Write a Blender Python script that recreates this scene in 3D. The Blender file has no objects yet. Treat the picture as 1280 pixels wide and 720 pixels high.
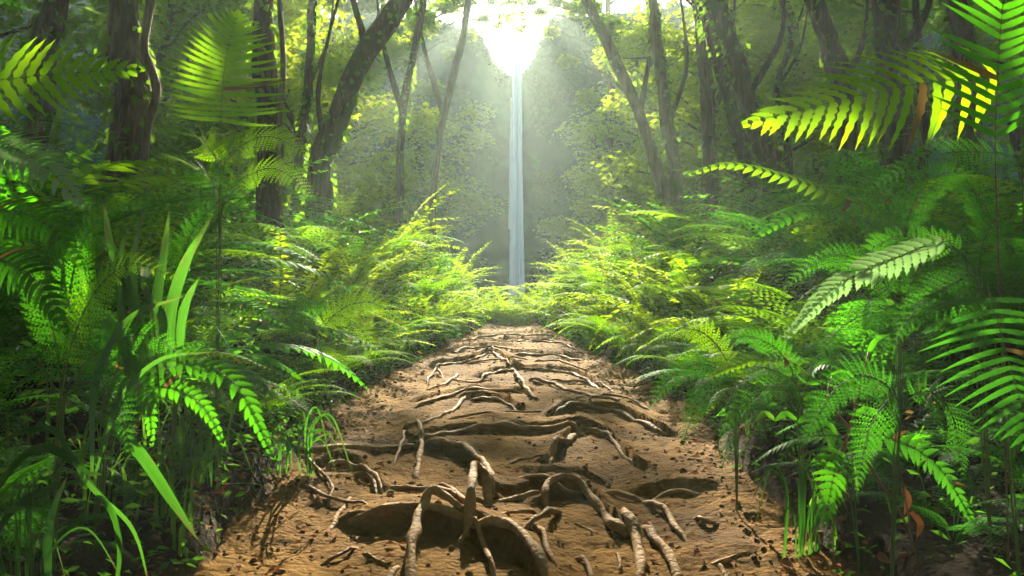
import bpy, math, random
import numpy as np
from mathutils import Vector
from mathutils import noise as mnoise

random.seed(7)
RNG = np.random.default_rng(11)
scene = bpy.context.scene
COL = scene.collection
R = math.radians
EL = R(24.0)  # height of the sun

# ------------------------------------------------------------------ camera
CAMZ = 0.70
PITCH = math.atan(40 / 1005)
cam_d = bpy.data.cameras.new('camera')
cam = bpy.data.objects.new('camera', cam_d)
COL.objects.link(cam)
cam.location = (0, 0, CAMZ)
cam.rotation_euler = (R(90) + PITCH, 0, 0)
cam_d.sensor_width = 36
cam_d.lens = 36 * 1005 / 1280
cam_d.clip_start = 0.02
cam_d.clip_end = 500
scene.camera = cam


def ray(px, py):
    u, v = (px - 640) / 1005, (360 - py) / 1005
    c, s = math.cos(PITCH), math.sin(PITCH)
    return Vector((u, c - v * s, s + v * c))


def at(px, py, d):
    """point seen at photo pixel (px, py), d metres ahead"""
    r = ray(px, py)
    return Vector((0, 0, CAMZ)) + r * (d / r.y)


# ------------------------------------------------------------------ helpers
def mesh_np(name, V, Fs, mat=None, parent=None, smooth=False, mats=None):
    me = bpy.data.meshes.new(name)
    V = np.asarray(V, dtype=np.float32).reshape(-1, 3)
    if not isinstance(Fs, list):
        Fs = [Fs]
    Fs = [np.asarray(f, dtype=np.int32) for f in Fs if len(f)]
    nl = sum(f.size for f in Fs)
    npoly = sum(len(f) for f in Fs)
    me.vertices.add(len(V)); me.vertices.foreach_set('co', V.ravel())
    me.loops.add(nl); me.loops.foreach_set('vertex_index', np.concatenate([f.ravel() for f in Fs]))
    me.polygons.add(npoly)
    tot = np.concatenate([np.full(len(f), f.shape[1], np.int32) for f in Fs])
    st = np.concatenate([[0], np.cumsum(tot)[:-1]]).astype(np.int32)
    me.polygons.foreach_set('loop_start', st)
    if smooth:
        me.polygons.foreach_set('use_smooth', np.ones(npoly, bool))
    me.update(calc_edges=True)
    me.validate()
    if mat:
        me.materials.append(mat)
    o = bpy.data.objects.new(name, me)
    COL.objects.link(o)
    if parent is not None:
        o.parent = parent
    return o


class MB:
    """collects pieces of one mesh"""
    def __init__(s):
        s.v, s.f, s.n = [], {3: [], 4: []}, 0

    def add(s, V, F):
        V = np.asarray(V, float).reshape(-1, 3); F = np.asarray(F, int)
        s.v.append(V)
        if len(F):
            s.f[F.shape[1]].append(F + s.n)
        s.n += len(V)

    def tube(s, pts, radii, nseg=7, cap=True, wob=0.0, flat=1.0):
        pts = np.asarray([tuple(p) for p in pts], float)
        n = len(pts)
        radii = np.broadcast_to(np.asarray(radii, float), (n,))
        T = np.gradient(pts, axis=0)
        T /= np.linalg.norm(T, axis=1)[:, None] + 1e-9
        ref = np.array([0, 0, 1.0]) if abs(T[:, 2]).mean() < 0.8 else np.array([0, 1.0, 0])
        A = np.cross(T, ref); A /= np.linalg.norm(A, axis=1)[:, None] + 1e-9
        B = np.cross(A, T)
        ang = np.arange(nseg) * 2 * math.pi / nseg
        ph = random.random() * 99
        V = []
        for i in range(n):
            rr = np.full(nseg, radii[i])
            if wob:
                for k in range(nseg):
                    rr[k] *= 1 + wob * mnoise.noise((math.cos(ang[k]) * 1.3 + ph, math.sin(ang[k]) * 1.3, i * 0.35 + ph))
            V.append(pts[i] + np.cos(ang)[:, None] * rr[:, None] * A[i] + np.sin(ang)[:, None] * rr[:, None] * B[i] * flat)
        V = np.concatenate(V)
        idx = np.arange(n * nseg).reshape(n, nseg)
        nx = np.roll(idx, -1, axis=1)
        F = np.stack([idx[:-1], nx[:-1], nx[1:], idx[1:]], axis=-1).reshape(-1, 4)
        s.add(V, F)
        if cap:
            for e, row in ((0, idx[0]), (n - 1, idx[-1])):
                base = s.n
                s.v.append(pts[e][None]); s.n += 1
                row = row + (base - len(V))
                a, b = row, np.roll(row, -1)
                tri = np.stack([b, a, np.full(nseg, base)] if e == 0 else [a, b, np.full(nseg, base)], axis=-1)
                s.f[3].append(tri)
                # offset bookkeeping: V was added just before, keep contiguous
                if e == 0:
                    V = np.concatenate([V, pts[e][None]])
        return s

    def build(s, name, mat, parent=None, smooth=True):
        Fs = [np.concatenate(s.f[k]) for k in (3, 4) if s.f[k]]
        return mesh_np(name, np.concatenate(s.v), Fs, mat, parent, smooth)


def smooth_pts(pts, n):
    """Catmull-Rom resample"""
    P = [np.array(tuple(p), float) for p in pts]
    if len(P) == 2:
        return [P[0] + (P[1] - P[0]) * t for t in np.linspace(0, 1, n)]
    P = [2 * P[0] - P[1]] + P + [2 * P[-1] - P[-2]]
    m = len(P) - 3
    out = []
    for t in np.linspace(0, m - 1e-6, n):
        i = int(t); u = t - i
        a, b, c, d = P[i:i + 4]
        out.append(0.5 * ((2 * b) + (c - a) * u + (2 * a - 5 * b + 4 * c - d) * u * u + (3 * b - a - 3 * c + d) * u ** 3))
    return out


def tag(o, label=None, cat=None, group=None, kind=None):
    if label: o['label'] = label
    if cat: o['category'] = cat
    if group: o['group'] = group
    if kind: o['kind'] = kind
    return o


def empty(name, loc, rz=0.0):
    o = bpy.data.objects.new(name, None)
    COL.objects.link(o)
    o.location = loc
    o.rotation_euler = (0, 0, rz)
    o.empty_display_size = 0.1
    return o


def keep(child, parent):
    """parent a mesh built in world coordinates"""
    child.parent = parent
    child.matrix_parent_inverse = parent_inv(parent)
    return child


def parent_inv(p):
    from mathutils import Matrix, Euler
    m = Matrix.Translation(p.location) @ p.rotation_euler.to_matrix().to_4x4()
    return m.inverted()


def copy_tree(o, parent=None):
    c = o.copy(); COL.objects.link(c)
    if parent is not None:
        c.parent = parent
    for ch in o.children:
        copy_tree(ch, c)
    return c


# ------------------------------------------------------------------ materials
def new_mat(name):
    m = bpy.data.materials.new(name); m.use_nodes = True
    nt = m.node_tree
    for n in list(nt.nodes): nt.nodes.remove(n)
    return m, nt, nt.nodes, nt.links


def leaf_mat(name, c1, c2, tr1, tr2, fac=0.5, rough=0.62, spec=0.04, brown=0.0, noise_scale=30.0):
    m, nt, N, L = new_mat(name)
    out = N.new('ShaderNodeOutputMaterial')
    geo = N.new('ShaderNodeNewGeometry')
    oi = N.new('ShaderNodeObjectInfo')
    tex = N.new('ShaderNodeTexCoord')
    no = N.new('ShaderNodeTexNoise'); no.inputs['Scale'].default_value = noise_scale; no.inputs['Detail'].default_value = 3
    L.new(tex.outputs['Object'], no.inputs['Vector'])
    a1 = N.new('ShaderNodeMath'); a1.operation = 'MULTIPLY_ADD'; a1.inputs[1].default_value = 0.45; L.new(geo.outputs['Random Per Island'], a1.inputs[0])
    a2 = N.new('ShaderNodeMath'); a2.operation = 'MULTIPLY_ADD'; a2.inputs[1].default_value = 0.35; L.new(oi.outputs['Random'], a2.inputs[0]); a2.inputs[2].default_value = -0.1
    L.new(a2.outputs[0], a1.inputs[2])
    a3 = N.new('ShaderNodeMath'); a3.operation = 'MULTIPLY_ADD'; a3.inputs[1].default_value = 0.6; a3.use_clamp = True
    L.new(no.outputs['Fac'], a3.inputs[0]); L.new(a1.outputs[0], a3.inputs[2])
    def ramp(ca, cb):
        r = N.new('ShaderNodeMix'); r.data_type = 'RGBA'
        r.inputs['A'].default_value = (*ca, 1); r.inputs['B'].default_value = (*cb, 1)
        L.new(a3.outputs[0], r.inputs['Factor'])
        return r.outputs['Result']
    cd, ct = ramp(c1, c2), ramp(tr1, tr2)
    if brown > 0:
        lt = N.new('ShaderNodeMath'); lt.operation = 'LESS_THAN'; lt.inputs[1].default_value = brown
        L.new(geo.outputs['Random Per Island'], lt.inputs[0])
        mb = N.new('ShaderNodeMix'); mb.data_type = 'RGBA'; L.new(lt.outputs[0], mb.inputs['Factor'])
        L.new(cd, mb.inputs['A']); mb.inputs['B'].default_value = (0.16, 0.09, 0.025, 1); cd = mb.outputs['Result']
        mc = N.new('ShaderNodeMix'); mc.data_type = 'RGBA'; L.new(lt.outputs[0], mc.inputs['Factor'])
        L.new(ct, mc.inputs['A']); mc.inputs['B'].default_value = (0.22, 0.14, 0.03, 1); ct = mc.outputs['Result']
    p = N.new('ShaderNodeBsdfPrincipled')
    p.inputs['Roughness'].default_value = rough
    p.inputs['Specular IOR Level'].default_value = spec
    L.new(cd, p.inputs['Base Color'])
    t = N.new('ShaderNodeBsdfTranslucent'); L.new(ct, t.inputs['Color'])
    mx = N.new('ShaderNodeMixShader'); mx.inputs['Fac'].default_value = fac
    L.new(p.outputs[0], mx.inputs[1]); L.new(t.outputs[0], mx.inputs[2])
    L.new(mx.outputs[0], out.inputs['Surface'])
    return m


def rough_mat(name, cols, scale=8.0, bump=0.3, rough=0.85, stretch=(1, 1, 1), bscale=40.0, moss=None, spec=0.2, voro=0.0):
    """cols: list of (pos, colour) over a noise"""
    m, nt, N, L = new_mat(name)
    out = N.new('ShaderNodeOutputMaterial')
    p = N.new('ShaderNodeBsdfPrincipled'); p.inputs['Roughness'].default_value = rough; p.inputs['Specular IOR Level'].default_value = spec
    tc = N.new('ShaderNodeTexCoord')
    mp = N.new('ShaderNodeMapping'); mp.inputs['Scale'].default_value = stretch
    L.new(tc.outputs['Object'], mp.inputs['Vector'])
    n1 = N.new('ShaderNodeTexNoise'); n1.inputs['Scale'].default_value = scale; n1.inputs['Detail'].default_value = 8; n1.inputs['Roughness'].default_value = 0.65
    L.new(mp.outputs[0], n1.inputs['Vector'])
    cr = N.new('ShaderNodeValToRGB')
    el = cr.color_ramp.elements
    el[0].position, el[0].color = cols[0][0], (*cols[0][1], 1)
    el[1].position, el[1].color = cols[-1][0], (*cols[-1][1], 1)
    for pos, c in cols[1:-1]:
        e = el.new(pos); e.color = (*c, 1)
    L.new(n1.outputs['Fac'], cr.inputs[0])
    col = cr.outputs[0]
    n2 = N.new('ShaderNodeTexNoise'); n2.inputs['Scale'].default_value = bscale; n2.inputs['Detail'].default_value = 6
    L.new(mp.outputs[0], n2.inputs['Vector'])
    if moss:
        n3 = N.new('ShaderNodeTexNoise'); n3.inputs['Scale'].default_value = moss[1]; n3.inputs['Detail'].default_value = 5
        L.new(tc.outputs['Object'], n3.inputs['Vector'])
        r3 = N.new('ShaderNodeMapRange'); r3.inputs['From Min'].default_value = moss[2]; r3.inputs['From Max'].default_value = moss[2] + 0.12
        L.new(n3.outputs['Fac'], r3.inputs['Value'])
        mm = N.new('ShaderNodeMix'); mm.data_type = 'RGBA'; L.new(r3.outputs[0], mm.inputs['Factor']); L.new(col, mm.inputs['A']); mm.inputs['B'].default_value = (*moss[0], 1)
        col = mm.outputs['Result']
    L.new(col, p.inputs['Base Color'])
    b = N.new('ShaderNodeBump'); b.inputs['Strength'].default_value = bump; b.inputs['Distance'].default_value = 0.05 if 'bark' in name and name != 'root_bark' else 0.02
    h = n2.outputs['Fac']
    if voro:
        v = N.new('ShaderNodeTexVoronoi'); v.inputs['Scale'].default_value = voro; L.new(tc.outputs['Object'], v.inputs['Vector'])
        ad = N.new('ShaderNodeMath'); ad.operation = 'MULTIPLY_ADD'; ad.inputs[1].default_value = -0.6; L.new(v.outputs['Distance'], ad.inputs[0]); L.new(h, ad.inputs[2]); h = ad.outputs[0]
    L.new(h, b.inputs['Height']); L.new(b.outputs[0], p.inputs['Normal'])
    L.new(p.outputs[0], out.inputs['Surface'])
    return m


M = {}
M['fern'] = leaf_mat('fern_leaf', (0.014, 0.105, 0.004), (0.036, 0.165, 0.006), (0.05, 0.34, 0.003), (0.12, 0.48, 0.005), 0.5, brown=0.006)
M['fern_dark'] = leaf_mat('shade_toned_fern_leaf', (0.010, 0.065, 0.006), (0.022, 0.10, 0.008), (0.035, 0.22, 0.008), (0.07, 0.30, 0.010), 0.42, brown=0.006)  # darker copy of the fern leaf; shade of low corners put into its colour
M['fern_pale'] = leaf_mat('sheen_pale_fern_leaf', (0.20, 0.31, 0.16), (0.30, 0.40, 0.25), (0.2, 0.42, 0.1), (0.28, 0.5, 0.15), 0.4, rough=0.38, spec=0.6)  # leaf sheen put into the colour as a paler green
M['fern_lime'] = leaf_mat('sun_lime_fern_leaf', (0.032, 0.13, 0.002), (0.065, 0.19, 0.003), (0.19, 0.52, 0.001), (0.34, 0.63, 0.002), 0.58, brown=0.006)  # lime copy of the fern leaf; sunlight partly put into its colour
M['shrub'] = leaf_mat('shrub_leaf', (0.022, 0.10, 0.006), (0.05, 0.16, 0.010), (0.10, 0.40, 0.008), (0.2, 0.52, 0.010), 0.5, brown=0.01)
M['shrub_lime'] = leaf_mat('sun_lime_shrub_leaf', (0.05, 0.14, 0.003), (0.095, 0.19, 0.004), (0.32, 0.56, 0.002), (0.48, 0.66, 0.003), 0.55)  # yellower copy of the shrub leaf; sun glow put into its colour
M['cover'] = leaf_mat('undergrowth_leaf', (0.012, 0.055, 0.006), (0.035, 0.11, 0.010), (0.05, 0.2, 0.012), (0.13, 0.34, 0.015), 0.42, brown=0.05)
M['strap'] = leaf_mat('strap_leaf', (0.012, 0.07, 0.010), (0.03, 0.12, 0.012), (0.05, 0.22, 0.012), (0.10, 0.34, 0.016), 0.38, rough=0.42, spec=0.3, noise_scale=60)
def add_veins(m):
    nt = m.node_tree; N, L = nt.nodes, nt.links
    at_ = N.new('ShaderNodeAttribute'); at_.attribute_name = 'blade'
    mp = N.new('ShaderNodeMapping'); mp.inputs['Scale'].default_value = (7, 1.2, 0); L.new(at_.outputs['Vector'], mp.inputs['Vector'])
    no = N.new('ShaderNodeTexNoise'); no.inputs['Scale'].default_value = 1.6; no.inputs['Detail'].default_value = 5; L.new(mp.outputs[0], no.inputs['Vector'])
    mr = N.new('ShaderNodeMapRange'); mr.inputs['From Min'].default_value = .3; mr.inputs['From Max'].default_value = .7; mr.inputs['To Min'].default_value = .45; mr.inputs['To Max'].default_value = 1.25
    L.new(no.outputs['Fac'], mr.inputs['Value'])
    n2 = N.new('ShaderNodeTexNoise'); n2.inputs['Scale'].default_value = 3.5; n2.inputs['Detail'].default_value = 6; L.new(at_.outputs['Vector'], n2.inputs['Vector'])
    sp = N.new('ShaderNodeSeparateXYZ'); L.new(at_.outputs['Vector'], sp.inputs[0])
    ma = N.new('ShaderNodeMath'); ma.operation = 'MULTIPLY_ADD'; ma.inputs[1].default_value = .45; L.new(sp.outputs['Z'], ma.inputs[0]); L.new(n2.outputs['Fac'], ma.inputs[2])
    br = N.new('ShaderNodeMapRange'); br.inputs['From Min'].default_value = .88; br.inputs['From Max'].default_value = .97; L.new(ma.outputs[0], br.inputs['Value'])
    for node, sock in [(n, n.inputs['Base Color']) for n in N if n.type == 'BSDF_PRINCIPLED'] + [(n, n.inputs['Color']) for n in N if n.type == 'BSDF_TRANSLUCENT']:
        src = sock.links[0].from_socket
        mx = N.new('ShaderNodeMix'); mx.data_type = 'RGBA'; mx.blend_type = 'MULTIPLY'; mx.inputs['Factor'].default_value = 1
        L.new(src, mx.inputs['A']); L.new(mr.outputs[0], mx.inputs['B'])
        m2 = N.new('ShaderNodeMix'); m2.data_type = 'RGBA'; L.new(br.outputs[0], m2.inputs['Factor']); L.new(mx.outputs['Result'], m2.inputs['A']); m2.inputs['B'].default_value = (.14, .10, .03, 1)
        L.new(m2.outputs['Result'], sock)
    p = [n for n in N if n.type == 'BSDF_PRINCIPLED'][0]
    b = N.new('ShaderNodeBump'); b.inputs['Strength'].default_value = .4; b.inputs['Distance'].default_value = .004
    L.new(no.outputs['Fac'], b.inputs['Height']); L.new(b.outputs[0], p.inputs['Normal'])


M['strap_dark'] = leaf_mat('dark_strap_leaf', (0.008, 0.05, 0.006), (0.02, 0.09, 0.008), (0.03, 0.18, 0.008), (0.07, 0.26, 0.010), 0.38, noise_scale=60)
for k_ in ('strap', 'strap_dark'): add_veins(M[k_])
M['grass'] = leaf_mat('grass_blade', (0.025, 0.10, 0.012), (0.06, 0.16, 0.018), (0.1, 0.33, 0.015), (0.2, 0.45, 0.02), 0.45)
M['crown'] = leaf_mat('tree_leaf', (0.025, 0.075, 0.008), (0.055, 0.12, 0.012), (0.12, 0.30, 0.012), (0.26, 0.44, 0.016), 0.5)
M['crown_lime'] = leaf_mat('sun_toned_tree_leaf', (0.05, 0.11, 0.006), (0.09, 0.15, 0.008), (0.32, 0.48, 0.010), (0.46, 0.56, 0.012), 0.55)  # brighter copy of the tree leaf with sunlight put into its colour
M['cliff_leaf'] = leaf_mat('cliff_plant_leaf', (0.008, 0.046, 0.018), (0.02, 0.075, 0.026), (0.03, 0.14, 0.03), (0.06, 0.2, 0.04), 0.4)
M['stem'] = rough_mat('green_stem', [(0.3, (0.05, 0.10, 0.015)), (0.7, (0.09, 0.14, 0.025))], 20, 0.1, 0.7, spec=0.05)
M['stem_brown'] = rough_mat('brown_stem', [(0.3, (0.09, 0.05, 0.02)), (0.7, (0.17, 0.09, 0.035))], 20, 0.2, 0.6)
M['stem_red'] = rough_mat('red_stem', [(0.3, (0.22, 0.035, 0.02)), (0.55, (0.20, 0.07, 0.03)), (0.7, (0.12, 0.12, 0.03))], 12, 0.2, 0.5)
M['root'] = rough_mat('root_bark', [(0.28, (0.10, 0.045, 0.010)), (0.5, (0.24, 0.125, 0.034)), (0.72, (0.38, 0.22, 0.075))], 9, 0.7, 0.75, bscale=55, spec=0.10)
M['bark'] = rough_mat('tree_bark', [(0.32, (0.022, 0.014, 0.008)), (0.5, (0.07, 0.046, 0.024)), (0.68, (0.17, 0.12, 0.07))], 16, 1.0, 0.9, stretch=(1, 1, 0.18), bscale=24, moss=((0.05, 0.085, 0.015), 1.6, 0.53))
M['bark_pale'] = rough_mat('pale_bark', [(0.32, (0.07, 0.055, 0.03)), (0.68, (0.30, 0.235, 0.14))], 14, 0.9, 0.9, stretch=(1, 1, 0.15), bscale=16, moss=((0.07, 0.11, 0.02), 1.6, 0.55))
M['litter'] = leaf_mat('dead_leaf', (0.14, 0.05, 0.018), (0.26, 0.10, 0.035), (0.2, 0.07, 0.02), (0.28, 0.1, 0.03), 0.2, rough=0.85)
M['clod'] = rough_mat('earth_clod', [(0.3, (0.085, 0.038, 0.007)), (0.7, (0.20, 0.10, 0.022))], 12, 0.5, 0.95)
M['rock'] = rough_mat('cliff_rock', [(0.3, (0.006, 0.018, 0.014)), (0.7, (0.022, 0.048, 0.034))], 0.9, 1.0, 0.7, stretch=(1, 1, 0.5), bscale=2.5, moss=((0.03, 0.09, 0.035), 0.5, 0.48))
M['lichen'] = leaf_mat('blossom_petal', (0.5, 0.5, 0.45), (0.6, 0.6, 0.55), (0.5, 0.5, 0.4), (0.6, 0.6, 0.5), 0.4)


def soil_material():
    m, nt, N, L = new_mat('path_soil')
    out = N.new('ShaderNodeOutputMaterial')
    p = N.new('ShaderNodeBsdfPrincipled'); p.inputs['Roughness'].default_value = 0.92; p.inputs['Specular IOR Level'].default_value = 0.04
    tc = N.new('ShaderNodeTexCoord')
    def noise(s, d=6, r=0.6):
        n = N.new('ShaderNodeTexNoise'); n.inputs['Scale'].default_value = s; n.inputs['Detail'].default_value = d; n.inputs['Roughness'].default_value = r
        L.new(tc.outputs['Object'], n.inputs['Vector']); return n.outputs['Fac']
    def ramp(src, els):
        cr = N.new('ShaderNodeValToRGB'); el = cr.color_ramp.elements
        el[0].position, el[0].color = els[0][0], (*els[0][1], 1)
        el[1].position, el[1].color = els[-1][0], (*els[-1][1], 1)
        for q, c in els[1:-1]: el.new(q).color = (*c, 1)
        L.new(src, cr.inputs[0]); return cr.outputs[0]
    soil = ramp(noise(3.2, 8, 0.7), [(0.28, (0.080, 0.036, 0.004)), (0.5, (0.185, 0.091, 0.013)), (0.72, (0.29, 0.155, 0.028))])
    damp = ramp(noise(1.3, 4, 0.6), [(0.36, (0.55, 0.52, 0.5)), (0.56, (1, 1, 1))])
    dm = N.new('ShaderNodeMix'); dm.data_type = 'RGBA'; dm.blend_type = 'MULTIPLY'; dm.inputs['Factor'].default_value = 1.0
    L.new(soil, dm.inputs['A']); L.new(damp, dm.inputs['B']); soil = dm.outputs['Result']
    humus = ramp(noise(14, 8, 0.7), [(0.3, (0.010, 0.006, 0.002)), (0.55, (0.022, 0.012, 0.004)), (0.75, (0.045, 0.022, 0.007))])
    at_ = N.new('ShaderNodeAttribute'); at_.attribute_name = 'bank'
    ad = N.new('ShaderNodeMath'); ad.operation = 'MULTIPLY_ADD'; ad.inputs[1].default_value = 0.5; L.new(noise(9, 5), ad.inputs[0]); L.new(at_.outputs['Fac'], ad.inputs[2])
    mr = N.new('ShaderNodeMapRange'); mr.inputs['From Min'].default_value = 0.5; mr.inputs['From Max'].default_value = 0.85; L.new(ad.outputs[0], mr.inputs['Value'])
    mx = N.new('ShaderNodeMix'); mx.data_type = 'RGBA'; L.new(mr.outputs[0], mx.inputs['Factor']); L.new(soil, mx.inputs['A']); L.new(humus, mx.inputs['B'])
    L.new(mx.outputs['Result'], p.inputs['Base Color'])
    v = N.new('ShaderNodeTexVoronoi'); v.inputs['Scale'].default_value = 55; L.new(tc.outputs['Object'], v.inputs['Vector'])
    a = N.new('ShaderNodeMath'); a.operation = 'MULTIPLY_ADD'; a.inputs[1].default_value = -0.5; L.new(v.outputs['Distance'], a.inputs[0]); L.new(noise(38, 8, 0.7), a.inputs[2])
    b = N.new('ShaderNodeBump'); b.inputs['Strength'].default_value = 0.85; b.inputs['Distance'].default_value = 0.025
    L.new(a.outputs[0], b.inputs['Height']); L.new(b.outputs[0], p.inputs['Normal'])
    L.new(p.outputs[0], out.inputs['Surface'])
    return m


M['soil'] = soil_material()


def water_mat():
    m, nt, N, L = new_mat('falling_water')
    out = N.new('ShaderNodeOutputMaterial')
    p = N.new('ShaderNodeBsdfPrincipled'); p.inputs['Base Color'].default_value = (0.97, 0.95, 0.90, 1); p.inputs['Roughness'].default_value = 0.3
    t = N.new('ShaderNodeBsdfTranslucent'); t.inputs['Color'].default_value = (0.97, 0.95, 0.90, 1)
    mx = N.new('ShaderNodeMixShader'); mx.inputs['Fac'].default_value = 0.5
    L.new(p.outputs[0], mx.inputs[1]); L.new(t.outputs[0], mx.inputs[2]); L.new(mx.outputs[0], out.inputs['Surface'])
    return m


M['water'] = water_mat()

# ------------------------------------------------------------------ ground
def base_h(y):
    y = np.asarray(y, float)
    up = 0.06 + 0.0675 * (y - 2)
    top = 0.06 + 0.0675 * 8.4
    down = top - 0.05 * (y - 10.4)
    z = np.where(y < 10.4, up, np.maximum(down, -0.6))
    return np.maximum(z, -0.35)


def half_w(y):
    return np.interp(y, [-3, 1.5, 3.0, 4.2, 6, 8, 10.2, 11.5, 13], [0.8, 0.74, 0.86, 0.97, 0.80, 0.58, 0.36, 0.28, 0.25])


def z5(x, y):
    """zoom coordinates noted while tracing -> photo pixel"""
    return 340 + x / 2, 360 + y / 2


def on_plane(px, py, extra=0.0):
    r = ray(px, py)
    lo, hi = 0.8, 16.0
    f = lambda d: CAMZ + r.z * d / r.y - (float(base_h(d)) + extra)
    for _ in range(50):
        mid = (lo + hi) / 2
        if f(mid) > 0: lo = mid
        else: hi = mid
    return at(px, py, min(lo, 10.3))


# risers: lips traced on the photograph; each is a soil step held by a root. (points, height, tread length)
STEPS = [
    ([(0, 392), (130, 395), (330, 380), (400, 366), (500, 346), (600, 331), (740, 340), (790, 352)], [.02, .02, .03, .055, .08, .085, .08, .05], 0.55, 150),
    ([(690, 425), (715, 390), (770, 335), (840, 350), (880, 395), (912, 428)], 0.085, 0.35, 60),
    ([(372, 372), (460, 390), (520, 440), (548, 512)], 0.085, 0.30, 90),
    ([(130, 425), (170, 415), (225, 428), (278, 500)], 0.06, 0.30, 60),
    ([(195, 552), (300, 548), (390, 550), (480, 563), (500, 568)], 0.085, 0.45, 60),
    ([(505, 575), (600, 600), (655, 655), (690, 722)], 0.10, 0.35, 80),
    ([(550, 517), (640, 491), (690, 486)], 0.05, 0.3, 50),
    ([(684, 508), (702, 476), (760, 466), (812, 502), (850, 548), (882, 572)], 0.08, 0.35, 60),
    ([(590, 456), (690, 470), (812, 475)], 0.03, 0.3, 60),
    ([(930, 492), (1000, 478), (1090, 490)], 0.05, 0.4, 70),
    ([(702, 312), (760, 296), (850, 290), (920, 315), (990, 346)], 0.085, 0.5, 60),
    ([(352, 277), (430, 260), (500, 251), (642, 250)], 0.035, 0.4, 60),
    ([(480, 266), (560, 268), (615, 296)], 0.06, 0.3, 40),
    ([(525, 214), (560, 196), (650, 190), (750, 200), (822, 240)], 0.06, 0.5, 50),
    ([(405, 186), (500, 166), (550, 152), (605, 185)], 0.085, 0.5, 50),
    ([(600, 156), (700, 158), (782, 170)], 0.05, 0.5, 40),
    ([(440, 158), (520, 140), (600, 142)], 0.05, 0.5, 40),
    ([(560, 128), (640, 122), (740, 135)], 0.05, 0.6, 40),
    ([(500, 118), (580, 112), (660, 112), (710, 118)], 0.04, 0.6, 40),
]
STEP_W = []
for pts, h, L_, _ in STEPS:
    hs = [0.58 * q for q in (list(h) if isinstance(h, list) else [h] * len(pts))]
    W = [on_plane(*z5(*p), q * 0.9) for p, q in zip(pts, hs)]
    W = smooth_pts(W, 40)
    xs = np.array([w[0] for w in W]); ys = np.array([w[1] for w in W])
    o = np.argsort(xs)
    STEP_W.append((xs[o], ys[o], np.interp(np.linspace(0, 1, 40), np.linspace(0, 1, len(hs)), hs)[o], L_))


def smoothstep(a, b, x):
    t = np.clip((x - a) / (b - a), 0, 1)
    return t * t * (3 - 2 * t)


def vnoise(x, y, s, seed=0):
    """cheap value noise for arrays"""
    X, Y = x * s + seed * 17.3, y * s + seed * 9.1
    xi, yi = np.floor(X).astype(np.int64), np.floor(Y).astype(np.int64)
    fx, fy = X - xi, Y - yi
    fx, fy = fx * fx * (3 - 2 * fx), fy * fy * (3 - 2 * fy)
    def hsh(i, j):
        n = (i * 374761393 + j * 668265263 + seed * 1442695) & 0x7fffffff
        n = ((n ^ (n >> 13)) * 1274126177) & 0x7fffffff
        return (n & 0xffff) / 65535.0
    a = hsh(xi, yi) * (1 - fx) + hsh(xi + 1, yi) * fx
    b = hsh(xi, yi + 1) * (1 - fx) + hsh(xi + 1, yi + 1) * fx
    return (a * (1 - fy) + b * fy) - 0.5


def fbm(x, y, s, seed=0, oct=4):
    t, a = 0, 1.0
    for k in range(oct):
        t = t + vnoise(x, y, s, seed + k) * a
        s *= 2.1; a *= 0.5
    return t


def bank_u(x, y):
    w = half_w(y) + 0.14 * fbm(x, y, 1.7, 3, 3)
    u = np.abs(x) - w
    return u


def ground_h(x, y, fine=True):
    x = np.asarray(x, float); y = np.asarray(y, float)
    z = base_h(y)
    u = bank_u(x, y)
    z = z + 0.13 * smoothstep(-0.02, 0.10, u) + 0.30 * smoothstep(0.08, 1.1, u) + 0.22 * smoothstep(3.0, 6.0, y) * smoothstep(0.15, 1.4, u) + 0.16 * np.clip(u - 0.9, 0, 5) + 0.03 * np.clip(u - 6, 0, 60)
    z = z + 0.10 * fbm(x, y, 1.3, 5, 3) * smoothstep(0, 1.5, u)
    z = np.where(y > 10.4, z * 1.0, z)
    # a slightly worn trough down the middle
    z = z + 0.03 * smoothstep(0.35, 0.0, np.abs(u) ) * (u < 0)
    if fine:
        on = smoothstep(0.15, -0.05, u)
        for xs, ys, h, L_ in STEP_W:
            x0, x1 = xs[0], xs[-1]
            m = (x > x0 - 0.15) & (x < x1 + 0.15) & (y > ys.min() - 0.4) & (y < ys.max() + 2.2)
            if not m.any():
                continue
            xm, ym = x[m], y[m]
            yl = np.interp(xm, xs, ys) + 0.02 * fbm(xm, ym, 9, 8, 3)
            dy = ym - yl
            wend = smoothstep(x0 - 0.08, x0 + 0.03, xm) * smoothstep(x1 + 0.08, x1 - 0.03, xm)
            up = smoothstep(-0.030, 0.008, dy) * np.exp(-np.clip(dy, 0, None) / L_)
            hollow = -0.10 * np.exp(-((dy + 0.055) / 0.055) ** 2)
            zz = z[m]
            zz = zz + np.interp(xm, xs, h) * wend * (up + hollow) 
            z[m] = zz
        z = z + 0.022 * fbm(x, y, 5.0, 21, 3) + 0.009 * fbm(x, y, 26, 31, 3)
    return z


def gz(x, y):
    return float(ground_h(np.array([x]), np.array([y]))[0])


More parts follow.
